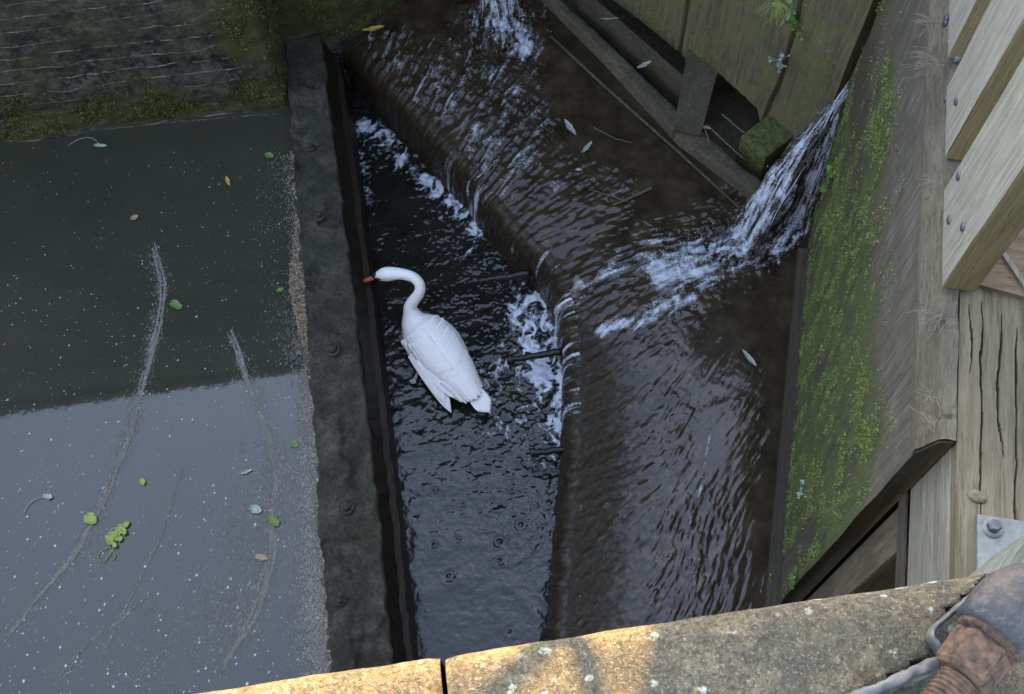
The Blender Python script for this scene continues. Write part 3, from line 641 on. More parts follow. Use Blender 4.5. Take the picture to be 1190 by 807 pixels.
for px, py, r in [(387, 407, .028), (403, 590, .028), (371, 252, .022), (362, 172, .016), (396, 700, .016)]:
    c = at(px, py, DB-.008); mb = bolt_mb(c, r*1.5, .012, 14); mb.tube([c, c+np.array([0, 0, .03]), c+np.array([.003, 0, .04])], [r, r*.9, r*.5], 7); mb.build('bolt', M['rustbolt'], sb, True)

Vd = []; Fd = []
for k in range(4200):
    py = random.gauss(345, 38) if k < 3000 else random.uniform(180, 780); e = np.interp(py, [60, 200, 330, 480, 640, 775], [330, 340, 352, 362, 372, 383]); wx_ = 15*math.exp(-((py-340)/60)**2)+2.5
    q = at(e-wx_*random.random()**1.6+3.0, py, DB+.05)+np.array([0, 0, random.uniform(-.045, .06)]); a = random.uniform(0, PI); l_ = random.uniform(.003, .014); w2 = random.uniform(.0012, .004); d = np.array([math.cos(a), math.sin(a), random.gauss(0, .3)]); n_ = np.array([-d[1], d[0], random.gauss(0, .5)])
    b_ = len(Vd); Vd += [q-d*l_, q+n_*w2, q+d*l_, q-n_*w2]; Fd.append([b_, b_+1, b_+2, b_+3])
def m_debris():
    n = NT('tan_debris'); k = n.N.new('ShaderNodeNewGeometry').outputs['Random Per Island']
    return n.out(n.ramp(k, [(0, (.09, .072, .045)), (.5, (.25, .20, .135)), (1, (.42, .36, .26))]), .9)
M['debris'] = m_debris(); tag(mesh('plant_debris', Vd, Fd, M['debris'], None, False), kind='stuff')
# ------------------------------------------------------------------ sill that carries the fall, with its iron spikes
M['silstone'] = simple('brown_slimy_stone', (.030, .025, .016), .5, .5, 25, .8)
cs = empty('stone_sill', (*at(700, 480, DA)[:2], ZT-.5), 'brown slimy stone sill that the leaking water runs over into the pool', 'sill')
mb = MB(); cst = np.concatenate([lipu[::8]-onrm[::8]*.06, rbu[::-8]]); cst3 = [(x, y, ZA-.26) for x, y in cst]; mb.prism(cst3, .9); mb.build('stone_body', M['silstone'], cs)
for (xa, ya), (xb, yb) in [((556, 327), (612, 317)), ((590, 419), (650, 408)), ((616, 527), (664, 521))]:
    A = at(xa, ya, DT-.16); B = at(xb+4, yb, DT-.20); mb = MB(); rd = []; P = []
    for i in range(14):
        t = i/13; P.append(A+(B-A)*t+np.array([random.gauss(0, .002), random.gauss(0, .002), random.gauss(0, .002)])); rd.append(.017+.006*t+random.gauss(0, .0018)+(.010 if t < .12 else 0))
    mb.tube(P, rd, 9); mb.build('iron_spike', M['blackiron'], cs, True)

# ------------------------------------------------------------------ sill timbers at the foot of both leaves
mb = MB(); mb.prism([N1(-.5, -.062, .030), N1(-.5, .02, .05), N1(1.9, .02, .05), N1(1.9, -.062, .030)], .4)
tag(mb.build('sill_timber', M['sill']), 'narrow wet timber ledge along the foot of the mossy gate', 'timber')

# ------------------------------------------------------------------ near leaf of the gate
gate = empty('lock_gate', tuple(N1(0, 0, 0)), 'nearer timber lock gate with bright green moss on its sloping planks', 'lock gate', 'pair of mitre lock gates')
ns, nh = 200, 150; S = np.linspace(-.06, 2.47, ns); Hh = np.linspace(-.05, 2.12, nh); SS, HH = np.meshgrid(S, Hh, indexing='ij')
pk = .29; fr = np.abs(((SS+.1)/pk) % 1-.5); groove = sstep(.485, .5, fr)*(.012)
offs = groove+(fbm(SS*26, HH*1.6, 4, 23)-.5)*.014+(fbm(SS*5, HH*2, 3, 25)-.5)*.02
mossG = sstep(1.88, 1.45, HH+(fbm(SS*4, HH*2, 4, 27)-.5)*.6)*sstep(.24, .60, fbm(SS*3.6, HH*2.2, 4, 29)+.14*sstep(2.2, .4, SS))
mossG = np.clip(mossG*(.5+.7*fbm(SS*9, HH*7, 4, 33)), 0, 1)
Vf = b1+g1*SS[..., None]-n1*offs[..., None]; Vf[..., 2] += HH
# chamfered top and back, closed at both ends
rows = []
for off, h in [(.012, 2.15), (.035, 2.235), (.072, 2.245), (.075, -.05)]:
    jit = (fbm(S*7, S*0+off*40, 3, 35)-.5)*.02; q = b1+g1*S[:, None]-n1*off; q[:, 2] += h+(jit if h > 1 else 0); rows.append(q)
full = np.concatenate([Vf, np.stack(rows, 1)], 1); nt_ = full.shape[1]
dry = np.concatenate([HH/2.12, np.ones((ns, 3))*1.02, np.zeros((ns, 1))], 1); mo = np.concatenate([mossG, np.zeros((ns, 4))], 1)
Fp = gridfaces(ns, nt_).tolist()+[list(range(nt_)), [(ns-1)*nt_+k for k in range(nt_)][::-1]]
planks = mesh('planking', full, Fp, M['mossface'], gate, True, {'dry': dry, 'moss': mo})
a = np.linspace(-.055, 2.46, 260); cp = []
for off, h in [(-.006, 2.10), (-.010, 2.145), (.002, 2.165), (.030, 2.243), (.045, 2.256), (.076, 2.256)]:
    q = b1+g1*a[:, None]-n1*(off+(fbm(a*9, a*0+off*30, 3, 35)-.5)*.012)[:, None]; q[:, 2] += h+(fbm(a*14, a*0+off*60, 4, 36)-.5)*.018; cp.append(q)
cp = np.stack(cp, 1)
for cs0 in (.02, .31, .44, .83, 1.02, 1.27, 1.62, 1.9): cp[int((cs0+.055)/2.515*259), 2:5, 2] -= .012
mesh('capping', cp, gridfaces(260, 6).tolist()+[list(range(6))], M['cap'], gate, True)
# loose moss on it
nc = 200000; cs_ = RS.uniform(-.04, 2.45, nc); ch_ = RS.uniform(.02, 1.95, nc)
pm = sstep(1.88, 1.40, ch_+(fbm(cs_*4, ch_*2, 4, 27)-.5)*.6)*sstep(.24, .60, fbm(cs_*3.6, ch_*2.2, 4, 29)+.14*sstep(2.2, .4, cs_))*sstep(.44, .66, fbm(cs_*16, ch_*9, 4, 37))
kp = RS.rand(nc) < pm*.8
tufts('moss', b1+g1*cs_[kp, None]+n1*.004+np.stack([0*ch_[kp], 0*ch_[kp], ch_[kp]], 1), n1, .0065, M['moss'])
# top beam (walkway timber): cracked brown top, bleached side with an iron strap
HB = 2.25
def grid_box_top(s0, s1, o0, o1, h, cracks, mat, name, parent):
    a = np.linspace(s0, s1, 220); o = np.linspace(o0, o1, 300); A_, O_ = np.meshgrid(a, o, indexing='ij'); z = (fbm(O_*60, A_*1.5, 4, 41)-.5)*.006
    for co, sA, sB, dep in cracks:
        cen = co+(fbm(A_*6, A_*0, 3, int(co*900))-.5)*.03; ww = .0026*np.clip(np.minimum(A_-sA, sB-A_)*8, 0, 1)*(.5+fbm(A_*20, A_*0, 2, 9))
        z -= dep*(np.abs(O_-cen) < ww)
    V = b1+g1*A_[..., None]-n1*O_[..., None]; V[..., 2] += h+z
    sk = V[:, :1].copy(); sk[..., 2] = b1[2]+h-.07; V = np.concatenate([sk, V], 1)
    return mesh(name, V, gridfaces(V.shape[0], V.shape[1]), mat, parent, False)
grid_box_top(-.62, 2.45, .082, .62, HB, [(.145, -.27, .42, .04), (.20, -.1, .40, .03), (.245, -.6, .36, .03), (.115, .15, .42, .02), (.30, -.5, .2, .02)], M['beamtop'], 'top_beam', gate)
mb = MB(); mb.prism([N1(-.62, .079, HB-.05), N1(2.45, .079, HB-.05), N1(2.45, .6, HB-.05), N1(-.62, .6, HB-.05)], .38); mb.build('beam_body', M['beamside'], gate)
# iron strap let into the side of the top beam, knot on top
q0 = onplane(1052, 545, N1(0, .079, 0), n1); q1 = onplane(1052, 675, N1(0, .079, 0), n1); sA = float((q0-b1)@g1); sB = float((q1-b1)@g1); hS = float((q0-b1)[2])
mb = MB(); mb.box(N1((sA+sB)/2, .077, hS), (abs(sA-sB)+.25, .008, .085), [g1, n1, [0, 0, 1]], .002); mb.build('iron_strap', M['strap'], gate)
mb = MB(); q = at(1137, 578, HC+HC-HC+0); kn = at(1136, 577, DA-HB-.003); mb.tube([kn-np.array([0, 0, .004]), kn+np.array([0, 0, .002]), kn+np.array([0, 0, .003])], [(.030, .02), (.026, .017), (.012, .008)], 12); mb.build('knot', M['darkpost'], gate, True)
# posts under the beam, seen through the gap
mb = MB(); mb.box(N1(-.13, .17, .92), (.16, .15, 1.84), [g1, n1, [0, 0, 1]], .010); mb.build('heel_post', M['darkpost'], gate)
mb = MB(); mb.box(N1(-.10, .40, .9), (.2, .26, 1.86), [g1, n1, [0, 0, 1]], .012); mb.build('heel_post', M['darkpost'], gate)
# upright boards
HBB = 2.264
sT = lambda px, py: float((at(px, py, DA-HBB)-b1)@g1)
bs = [(sT(1093, 333), sT(1093, 222)), (sT(1093, 183), sT(1092, 100)), (sT(1092, 66), sT(1090, -20)), (sT(1090, -52), sT(1090, -130))]
bolts = {0: [(1115, 205), (1104, 256), (1120, 264)], 1: [(1100, 22), (1111, 70), (1100, 115), (1112, 118)], 2: [(1099, 27)]}
for i, (s0, s1) in enumerate(bs):
    nsb, nhb = 20, 70; a = np.linspace(s0, s1, nsb); h = np.linspace(HBB, HBB+1.75, nhb); A_, H_ = np.meshgrid(a, h, indexing='ij'); oo = .022+(fbm(A_*45, H_*2, 3, 60+i)-.5)*.006
    V = b1+g1*A_[..., None]-n1*oo[..., None]; V[..., 2] += H_
    bd = empty('upright_board', (0, 0, 0), None, None); bd.parent = gate
    bd.location = Vector(tuple(N1(s0, .022, HBB)))-gate.location
    fo_ = MB(); fo_.v = [tuple(q) for q in V.reshape(-1, 3)]; fo_.f = gridfaces(nsb, nhb).tolist()
    fo_.box(N1((s0+s1)/2, .075, HBB+.876), (s1-s0-.002, .094, 1.746), [g1, n1, [0, 0, 1]])
    bd2 = fo_.build('board_body', M['board'], bd, False)
    mb = MB(); mb.box(N1(s0-.0015, .072, HBB+.878), (.007, .096, 1.75), [g1, n1, [0, 0, 1]], .003); mb.build('board_edge', M['boardedge'], bd)
    for (px, py) in bolts.get(i, []):
        c = onplane(px, py, N1(0, .022, 0), n1)
        bolt_mb(c, .014, .008, 12, n1).build('bolt', M['bolt'], bd, True)
# brown decking behind the boards
mb = MB()
dk = [at(1130, 333, DA-HB), at(1215, 356, DA-HB), at(1260, 200, DA-HB), at(1150, 190, DA-HB)]
mb.prism([q+np.array([0, 0, .02]) for q in dk], .04); mb.build('deck_board', M['brownwood'], gate)
mb = MB(); mb.prism([at(1158, 286, DA-HB-.03), at(1162, 283, DA-HB-.03), at(1200, 338, DA-HB-.03), at(1196, 342, DA-HB-.03)], .02); mb.build('batten', M['beamside'], gate)
# galvanised plate with its bolt, and the brace timber
DP = DA-HB-.012
pl = [at(1136, 598, DP), at(1192, 606, DP), at(1200, 650, DP), at(1136, 668, DP)]
mb = MB(); mb.prism(pl, .010); pe = mb.build('steel_plate', M['galv'], gate)
c = at(1154, 613, DP-.002); mb = bolt_mb(c, .030, .004, 18); mb.build('washer', M['galv'], pe, True); mb = bolt_mb(c+np.array([0, 0, .004]), .019, .018, 6); mb.build('bolt', M['bolt'], pe, False)
DZ = 2.2
mb = MB(); mb.prism([at(1090, 706, DZ), at(1204, 612, DZ), at(1260, 660, DZ), at(1150, 760, DZ)], .22); mb.build('brace', M['bracewood'], gate)

# ------------------------------------------------------------------ far leaf
fg = empty('lock_gate', tuple(N2(0, 0, 0)), 'farther timber lock gate of broad damp planks above an open bottom frame', 'lock gate', 'pair of mitre lock gates')
ns, nh = 560, 90; S = np.linspace(.05, 2.9, ns); Hh = np.linspace(.0, 2.3, nh); SS, HH = np.meshgrid(S, Hh, indexing='ij')
sm = np.zeros_like(SS)
for c_ in (.41, 1.12, 1.82, 2.5): sm = np.maximum(sm, np.exp(-((SS-c_-(fbm(HH*3, HH*0, 2, int(c_*50))-.5)*.03)/.0095)**2))
off = -(sm*.04)+(fbm(SS*28, HH*1.7, 4, 43)-.5)*.014+(fbm(SS*3, HH*2, 3, 44)-.5)*.03
low = .10*sstep(.42, .50, SS)*sstep(.98, .90, SS)+.03
Vf = b2+g2*SS[..., None]+n2*off[..., None]; Vf[..., 2] += HH*(1-low/2.3)+low
bk = b2+g2*S[:, None]+n2*(-.12); bt = bk.copy(); bt[:, 2] += 2.3; bb = bk.copy()
full = np.concatenate([bb[:, None], Vf, bt[:, None]], 1); nt_ = full.shape[1]
mesh('planking', full, gridfaces(ns, nt_).tolist()+[list(range(nt_)), [(ns-1)*nt_+k for k in range(nt_)][::-1]], M['farwood'], fg, False)
mb = MB(); mb.box(N2(1.45, -.25, 2.2), (3.0, .22, .25), [g2, n2, [0, 0, 1]], .01); mb.build('top_beam', M['beamtop'], fg)
rail = resample([at(*q, DA-.08) for q in [(600, -40), (640, 2), (700, 62), (790, 160), (850, 205), (884, 232)]], 120); rail2 = resample([at(*q, DA-.08) for q in [(628, -40), (655, 2), (708, 50), (796, 134), (860, 190), (892, 216)]], 120)
rg = np.stack([rail-np.array([0, 0, .35]), rail-np.array([0, 0, .012]), rail*.9+rail2*.1, rail*.6+rail2*.4, rail*.3+rail2*.7, rail*.08+rail2*.92, rail2-np.array([0, 0, .015]), rail2-np.array([0, 0, .35])], 1)
rg[..., 2] += (fbm(rg[..., 0]*26, rg[..., 1]*26, 4, 47)-.5)*.03*np.array([0, .5, 1, 1, 1, 1, .5, 0])[None, :]
mesh('bottom_rail', rg, gridfaces(120, 8), M['railwood'], fg, True)
mb = MB(); mb.prism([at(672, -4, DA-.12), at(792, 100, DA-.12), at(797, 91, DA-.12), at(684, -8, DA-.12)], .3); mb.build('ledge', M['railwood'], fg)
mb = MB(); mb.prism([at(799, 58, DA-.14), at(834, 83, DA-.14), at(814, 158, DA-.11), at(783, 150, DA-.11)], .4); mb.build('cross_piece', M['railwood'], fg)
M['mossblock'] = simple('moss_covered_block', (.085, .10, .026), .85, .6, 45, .9)
mb = MB(); mb.box(at(891, 163, DA-.10)-np.array([0, 0, .2]), (.20, .24, .5), [g2, n2, [0, 0, 1]], .02)
blk = mb.build('mossy_block', M['mossblock'], fg)
mb = MB(); mb.prism([at(560, -60, DA+.22), at(620, -80, DA+.22), at(900, 100, DA+.22), at(960, 200, DA+.22), at(885, 235, DA+.22)], .2); mb.build('sill_timber', M['railwood'], fg)
mb = MB(); mb.tube(wpoly([(640, 42), (700, 98), (790, 178), (866, 248)], DA-.012), .009, 6); mb.build('seal_strip', M['railwood'], fg, True)
# light moss on the far planks
nc = 70000; cs_ = RS.uniform(.1, 2.7, nc); ch_ = RS.uniform(.02, 1.6, nc); pm = sstep(.50, .68, fbm(cs_*4, ch_*4, 5, 57))*sstep(1.4, .7, ch_)*sstep(2.2, 1.0, cs_)
kp = RS.rand(nc) < pm*.6
tufts('moss', b2+g2*cs_[kp, None]+n2*.005+np.stack([0*ch_[kp], 0*ch_[kp], ch_[kp]], 1), n2, .007, M['moss'])

# ------------------------------------------------------------------ coping stones
YE = .192
def coping(x0c, x1c, label, seed, cut=None):
    nx = int((x1c-x0c)/.006); xs = np.linspace(x0c, x1c, nx); prof = [(-.34, -.28), (-.34, 0)]+[(y_, 0) for y_ in np.linspace(-.33, YE-.03, 60)]
    prof += [(YE-.03+.03*math.sin(a), -.03+.03*math.cos(a)) for a in np.linspace(.15, PI/2, 9)]+[(YE, -.1), (YE-.004, -.28)]
    pr_ = np.array(prof); Xc, K = np.meshgrid(xs, np.arange(len(pr_)), indexing='ij'); Yc = pr_[K, 0]; Zc = pr_[K, 1]
    e = np.minimum(Xc-x0c, x1c-Xc); rnd = -.012*np.exp(-(e/.008)**2)
    top = (pr_[K, 1] > -.1)
    yn = (fbm(Xc*14, Yc*0, 4, seed)-.5)*.006
    Zc = Zc+top*((fbm(Xc*40, Yc*40, 5, seed+1)-.5)*.008+(fbm(Xc*6, Yc*6, 3, seed+2)-.5)*.007+rnd); Yc = Yc+(Yc > .1)*yn
    Fc = gridfaces(nx, len(pr_)).tolist()+[list(range(len(pr_))), [(nx-1)*len(pr_)+k for k in range(len(pr_))][::-1]]
    if cut is not None: Zc = Zc-cut(Xc, Yc)*top
    o = mesh('coping_stone', np.stack([Xc, Yc, Zc], -1), Fc, M['coping'], None, True); return tag(o, label, 'coping stone', 'coping stones along the lock edge')
XJ = float(at(513, 775, HC)[0])
coping(XJ-1.3, XJ-.0025, 'sunlit yellowish coping stone left of the dark joint', 101)
nA = at(1137, 683, HC)[:2]; nB = at(1086, 738, HC)[:2]; nC = at(1092, 760, HC)[:2]; nD = at(1000, 812, HC)[:2]
def notch(Xc, Yc):
    def side(a, b): return ((b[0]-a[0])*(Yc-a[1])-(b[1]-a[1])*(Xc-a[0]))
    m1 = side(nA, nB) > 0; m2 = side(nC, nD) > 0
    return ((m1 & (Xc > nB[0]-.004) & (Yc > nC[1])) | (m2 & (Yc <= nC[1])))*.07
coping(XJ+.0025, .62, 'long lichen spotted coping stone holding the iron anchor, mostly shaded', 131, notch)
for k, (xa, xb) in enumerate([(-4.2, XJ-1.306), (.626, 3.0)]): pass
# lead run into the stone round the anchor
def lead(pts, wd_, h, label, seed):
    W = resample([at(px, py, HC-.012) for px, py in pts], 40); t = np.gradient(W, axis=0); t /= np.linalg.norm(t, axis=1)[:, None]; nr = np.stack([-t[:, 1], t[:, 0], 0*t[:, 0]], 1)
    wv = wd_*(.7+.7*fbm(np.arange(40)*.5, np.arange(40)*0, 3, seed))
    rows = [W+nr*(-wv*1.0)[:, None]-np.array([0, 0, .09]), W+nr*(-wv)[:, None], W+nr*(-wv*.4)[:, None]+np.array([0, 0, h]), W+nr*(wv*.5)[:, None]+np.array([0, 0, h*.8]), W+nr*wv[:, None], W+nr*(wv)[:, None]-np.array([0, 0, .09])]
    G = np.stack(rows, 1); G[:, 1:5, 2] += (fbm(G[:, 1:5, 0]*90, G[:, 1:5, 1]*90, 3, seed)-.5)*.012
    tag(mesh('lead_strip', G, gridfaces(40, 6), M['lead'], None, True), label, 'lead strip', 'lead caulking round the anchor')
lead([(1140, 684), (1112, 708), (1086, 730), (1083, 741), (1098, 764)], .0024, .007, 'thin folded grey lead strip standing behind the black collar', 201)
lead([(1092, 770), (1060, 782), (1030, 798), (985, 815)], .0055, .002, 'broad ragged grey lead strip left of the rusty threaded rod', 207)
# anchor: collar, washer, nut, threaded rod
AX = np.array([math.cos(math.radians(38)), math.sin(math.radians(38)), .05]); AX /= np.linalg.norm(AX)
AC = at(1150, 742, HC-.035)
EX = np.array([.970, -.24, 0])
an = empty('anchor_bolt', tuple(AC), 'rusty threaded iron anchor with big nut and worn black collar on the coping', 'anchor')
mb = MB(); mb.tube([AC-AX*.0, AC+AX*.004, AC+AX*.026, AC+AX*.036+EX*.002, AC+AX*.044+EX*.009, AC+AX*.048+EX*.022, AC+AX*.050+EX*.06, AC+AX*.05+EX*.3], [.031, .035, .036, .037, .037, .037, .036, .036], 40); mb.build('collar', M['collar'], an, True)
mb = MB(); mb.tube([AC-AX*.006, AC-AX*.004, AC+AX*.004, AC+AX*.006], [.028, .030, .030, .028], 32); mb.build('washer', M['rust'], an, True)
mb = MB(); mb.tube([AC-AX*.046, AC-AX*.042, AC-AX*.010, AC-AX*.005], [.0235, .027, .028, .026], 6); nu = mb.build('nut', M['rust'], an, False)
seg, turns = 28, 40; P = []; ln_ = .2
mbr = MB(); Vr = []; a1 = np.cross(AX, [0, 0, 1]); a1 /= np.linalg.norm(a1); a2 = np.cross(AX, a1); nr_ = turns*6
for i in range(nr_):
    for k in range(seg):
        th = 2*PI*k/seg; ph = (i/6+k/seg) % 1; r = .0148+.0022*(1-abs(2*ph-1)); Vr.append(AC-AX*(.04+ln_*i/nr_)+a1*r*math.cos(th)+a2*r*math.sin(th))
Fr = [[i*seg+k, i*seg+(k+1) % seg, (i+1)*seg+(k+1) % seg, (i+1)*seg+k] for i in range(nr_-1) for k in range(seg)]
mesh('threaded_rod', Vr, Fr, M['rust'], an, True)

# ------------------------------------------------------------------ swan
def m_feather(name, c, s):
    n = NT(name); f = n.noise(s, 4, .6, n.mapping((1, 1, .6))); v = n.voro(42)
    isl = n.N.new('ShaderNodeNewGeometry').outputs['Random Per Island']
    cc = n.mix(n.ramp(isl, [(0, .55), (1, 0)]), c, tuple(x*.88 for x in c))
    return n.out(n.mix(n.ramp(f, [(.3, 1), (.75, 0)]), cc, tuple(x*.92 for x in c)), .7, n.bump(n.math('ADD', f, n.math('MULTIPLY', v, .8)), .25, .006), Subsurface_Weight=.08, Subsurface_Radius=(.02, .02, .02))
M['swan'] = m_feather('white_plumage', (.93, .93, .92), 30); M['wing'] = m_feather('white_wing_feathers', (.93, .93, .92), 60)
M['swanbill'] = simple('orange_bill', (.55, .20, .10), .45, .15, 60, .1); M['black'] = simple('black_skin', (.012, .012, .013), .4, .2, 60, .1)
M['foot'] = simple('pale_grey_foot', (.42, .43, .45), .6, .2, 60, .2)
WZ = ZT
def sp(px, py, h): return at(px, py, HC-(WZ+h))
# body along the swimming line (tail to neck) as one loft that runs on into neck and head
spine = [((563, 474), .105, .006, .004), ((556, 465), .11, .040, .012), ((546, 452), .115, .062, .030), ((534, 438), .115, .092, .062), ((521, 421), .110, .135, .095), ((508, 405), .105, .155, .118), ((496, 392), .110, .150, .122), ((487, 381), .125, .118, .110), ((481, 373), .150, .080, .080), ((478, 364), .19, .047, .049),
         ((476, 357), .225, .037, .038), ((480, 350), .26, .0335, .034), ((486, 343), .30, .031, .032), ((489, 336), .335, .030, .031), ((487, 328), .365, .0295, .030), ((480, 322), .385, .0295, .030), ((470, 319), .39, .031, .031), ((461, 318), .385, .034, .034), ((453, 318.5), .375, .042, .041), ((446, 319), .365, .041, .040), ((441, 320.5), .357, .031, .031), ((437.5, 321.5), .35, .020, .022)]
C_ = np.array([sp(*q, h) for q, h, _, _ in spine]); Wd = np.array([a for _, _, a, _ in spine]); Hd = np.array([b for _, _, _, b in spine])
d_ = np.r_[0, np.cumsum(np.linalg.norm(np.diff(C_, axis=0), axis=1))]; tt = np.linspace(0, d_[-1], 150)
def crsp(vals):
    out = np.interp(tt, d_, vals)
    for _ in range(6): out[1:-1] = .25*out[:-2]+.5*out[1:-1]+.25*out[2:]
    return out
CC = np.stack([crsp(C_[:, k]) for k in range(3)], 1); WW = crsp(Wd); HH_ = crsp(Hd)
seg = 40; Vs = []
for i in range(len(CC)):
    t = CC[min(i+1, len(CC)-1)]-CC[max(i-1, 0)]; t /= np.linalg.norm(t)
    sd_ = np.cross(t, [0, 0, 1.]); sd_ /= np.linalg.norm(sd_); up = np.cross(sd_, t)
    for k in range(seg):
        a = 2*PI*k/seg; Vs.append(CC[i]+sd_*WW[i]*math.cos(a)+up*HH_[i]*math.sin(a))
Fs = gridfaces(len(CC), seg).tolist()+[[i*seg+seg-1, i*seg, (i+1)*seg, (i+1)*seg+seg-1] for i in range(len(CC)-1)]+[list(range(seg)), [(len(CC)-1)*seg+k for k in range(seg)][::-1]]
swan = empty('swan', tuple(sp(505, 402, 0)), 'white swan in the dark pool with its S curved neck stretched towards the stone beam', 'swan')
body = mesh('body', Vs, Fs, M['swan'], swan, True)
# feathers
def feather(mb, A, dirv, side, up, L, Wf, curl=.0, n=8):
    V = []
    for i in range(n+1):
        t = i/n; wv = Wf*(math.sin(PI*min(1, .18+t*.72))**.7)*(1 if t < .8 else max(.06, math.sqrt(max(0, 1-((t-.8)/.2)**2))))
        c = A+dirv*L*t+up*(curl*t*t)
        for k in (-1, -.5, 0, .5, 1): V.append(c+side*wv*k-up*abs(k)**1.6*Wf*.34)
    mb.add(V, gridfaces(n+1, 5).tolist())
BT = sp(563, 474, .1)-sp(487, 381, .1); BT[2] = 0; BT /= np.linalg.norm(BT); BS = np.array([-BT[1], BT[0], 0]); UP = np.array([0, 0, 1.])
def body_pt(px, py):
    """height of the back under a survey ray"""
    q = sp(px, py, .15); i = int(np.argmin(np.hypot(CC[:80, 0]-q[0], CC[:80, 1]-q[1]))); lat = float((q-CC[i])@BS)/max(WW[i], .02)
    return CC[i][2]+HH_[i]*math.sqrt(max(.04, 1-min(1, lat*lat)))
# wings: rows of overlapping feathers folded over the back
def wing(sgn, open_):
    mb = MB(); ctr0 = sp(496, 392, .15)
    for row in range(7):
        nf_ = 8-(row > 4)*2
        for k in range(nf_):
            u = (k+.5*(row % 2))/(nf_-1); lat = sgn*(.018+.115*u*(1-.04*row)); fwd = -.03+row*.058-.05*u*u+.012*random.random()
            p = ctr0+BT*fwd+BS*lat; i = int(np.argmin(((CC[:90, :2]-p[:2])**2).sum(1))); r = min(.985, abs(float((p-CC[i])@BS))/max(WW[i], .02)); z = CC[i][2]+HH_[i]*math.sqrt(1-r*r)
            p[2] = z+.012+.002*row; nrm = np.array(BS)*(sgn*r*.85)+UP*math.sqrt(1-r*r*.7); nrm /= np.linalg.norm(nrm)
            dv = BT-BS*sgn*(.10+.10*u)*(row/7)+UP*(-.10-.12*(row > 3)); dv /= np.linalg.norm(dv); sv = np.cross(nrm, dv); sv /= np.linalg.norm(sv); nm = np.cross(dv, sv)
            feather(mb, p, dv, sv, nm, (.085+.012*row)*(1.0+.1*random.random()), .022+.001*row, -.004)
    return mb
wl_ = wing(1, 0)
wr_ = wing(-1, 0)
sg = 1 if float((sp(528, 477, .1)-sp(540, 440, .1))@BS) > 0 else -1
# folded primaries: long flight feathers; on the bird's left they hang away from the body
def prim(mb, px0, py0, h0, px1, py1, h1, n, wf, fan):
    A = sp(px0, py0, h0); B = sp(px1, py1, h1); L = np.linalg.norm(B-A); dv = (B-A)/L
    sv = np.cross(UP, dv); sv /= np.linalg.norm(sv); nm = np.cross(dv, sv)
    for k in range(n):
        f_ = k/(max(1, n-1)); feather(mb, A+sv*wf*(f_-.5)*fan*.4+nm*(.003*k), dv+sv*(f_-.5)*.06*fan, sv, nm, L*(1-.16*f_), wf, -.008)
left, right = (wl_, wr_) if sg > 0 else (wr_, wl_)
prim(left, 478, 412, .135, 528, 477, .075, 7, .026, 1.1); prim(left, 484, 420, .150, 521, 466, .10, 6, .025, 1.2); prim(left, 497, 428, .155, 531, 460, .125, 5, .026, 1.2)
prim(right, 524, 404, .175, 556, 455, .13, 6, .024, 1.0)
left.build('wing', M['wing'], swan, True); right.build('wing', M['wing'], swan, True)
mb = MB()
for k in range(9):
    f_ = k/8-.5; A = sp(546, 450, .128); dv = BT+BS*f_*.26+UP*(-.10); dv /= np.linalg.norm(dv); sv = np.cross(UP, dv); sv /= np.linalg.norm(sv); feather(mb, A+BS*f_*.05+UP*.002*k, dv, sv, np.cross(dv, sv), .19-.09*abs(f_), .017, -.006)
mb.build('tail', M['wing'], swan, True)
H0 = sp(438, 321.3, .35); H1 = sp(422, 327, .315); dv = (H1-H0); Lb = np.linalg.norm(dv); dv /= Lb; sv = np.cross(dv, UP); sv /= np.linalg.norm(sv); nm = np.cross(sv, dv)
mb = MB(); mb.tube([H0-dv*.012, H0+dv*.012, H0+dv*Lb*.45, H0+dv*Lb*.8, H0+dv*Lb], [(.022, .022), (.019, .020), (.0145, .013), (.015, .009), (.007, .004)], 14); bill = mb.build('bill', M['swanbill'], swan, True)
mb = MB(); q = H0+nm*.020; mb.tube([q-dv*.010, q+dv*.004, q+dv*.018, q+dv*.026], [.009, .015, .011, .003], 10)
for s_ in (-1, 1): mb.tube([H0-dv*.026+sv*s_*.026+nm*.008, H0-dv*.008+sv*s_*.0235+nm*.006, H0+dv*.012+sv*s_*.0185+nm*.005], [.006, .013, .010], 8)
mb.build('knob', M['black'], bill, True)
mb = MB(); q = H0+dv*(Lb-.006)
for s_ in (-1, 1):
    e = H0-dv*.022+sv*s_*.029+nm*.012; mb2 = MB(); mb2.tube([e-dv*.006, e-dv*.003, e+dv*.003, e+dv*.006], [.001, .006, .006, .001], 8); mb2.build('eye', M['black'], swan, True)
# trailing foot
A = sp(488, 430, .03); B = sp(482, 441, .03); mb = MB(); mb.tube([A, A*.4+B*.6, B], [.011, .010, .012], 8); t = B-A; t /= np.linalg.norm(t); sv = np.cross(UP, t)
web = [B-t*.012, B+t*.02+sv*.022, B+t*.035, B+t*.022-sv*.024]; mb.prism([q+UP*.010 for q in web], .008); mb.build('foot', M['foot'], swan, True)

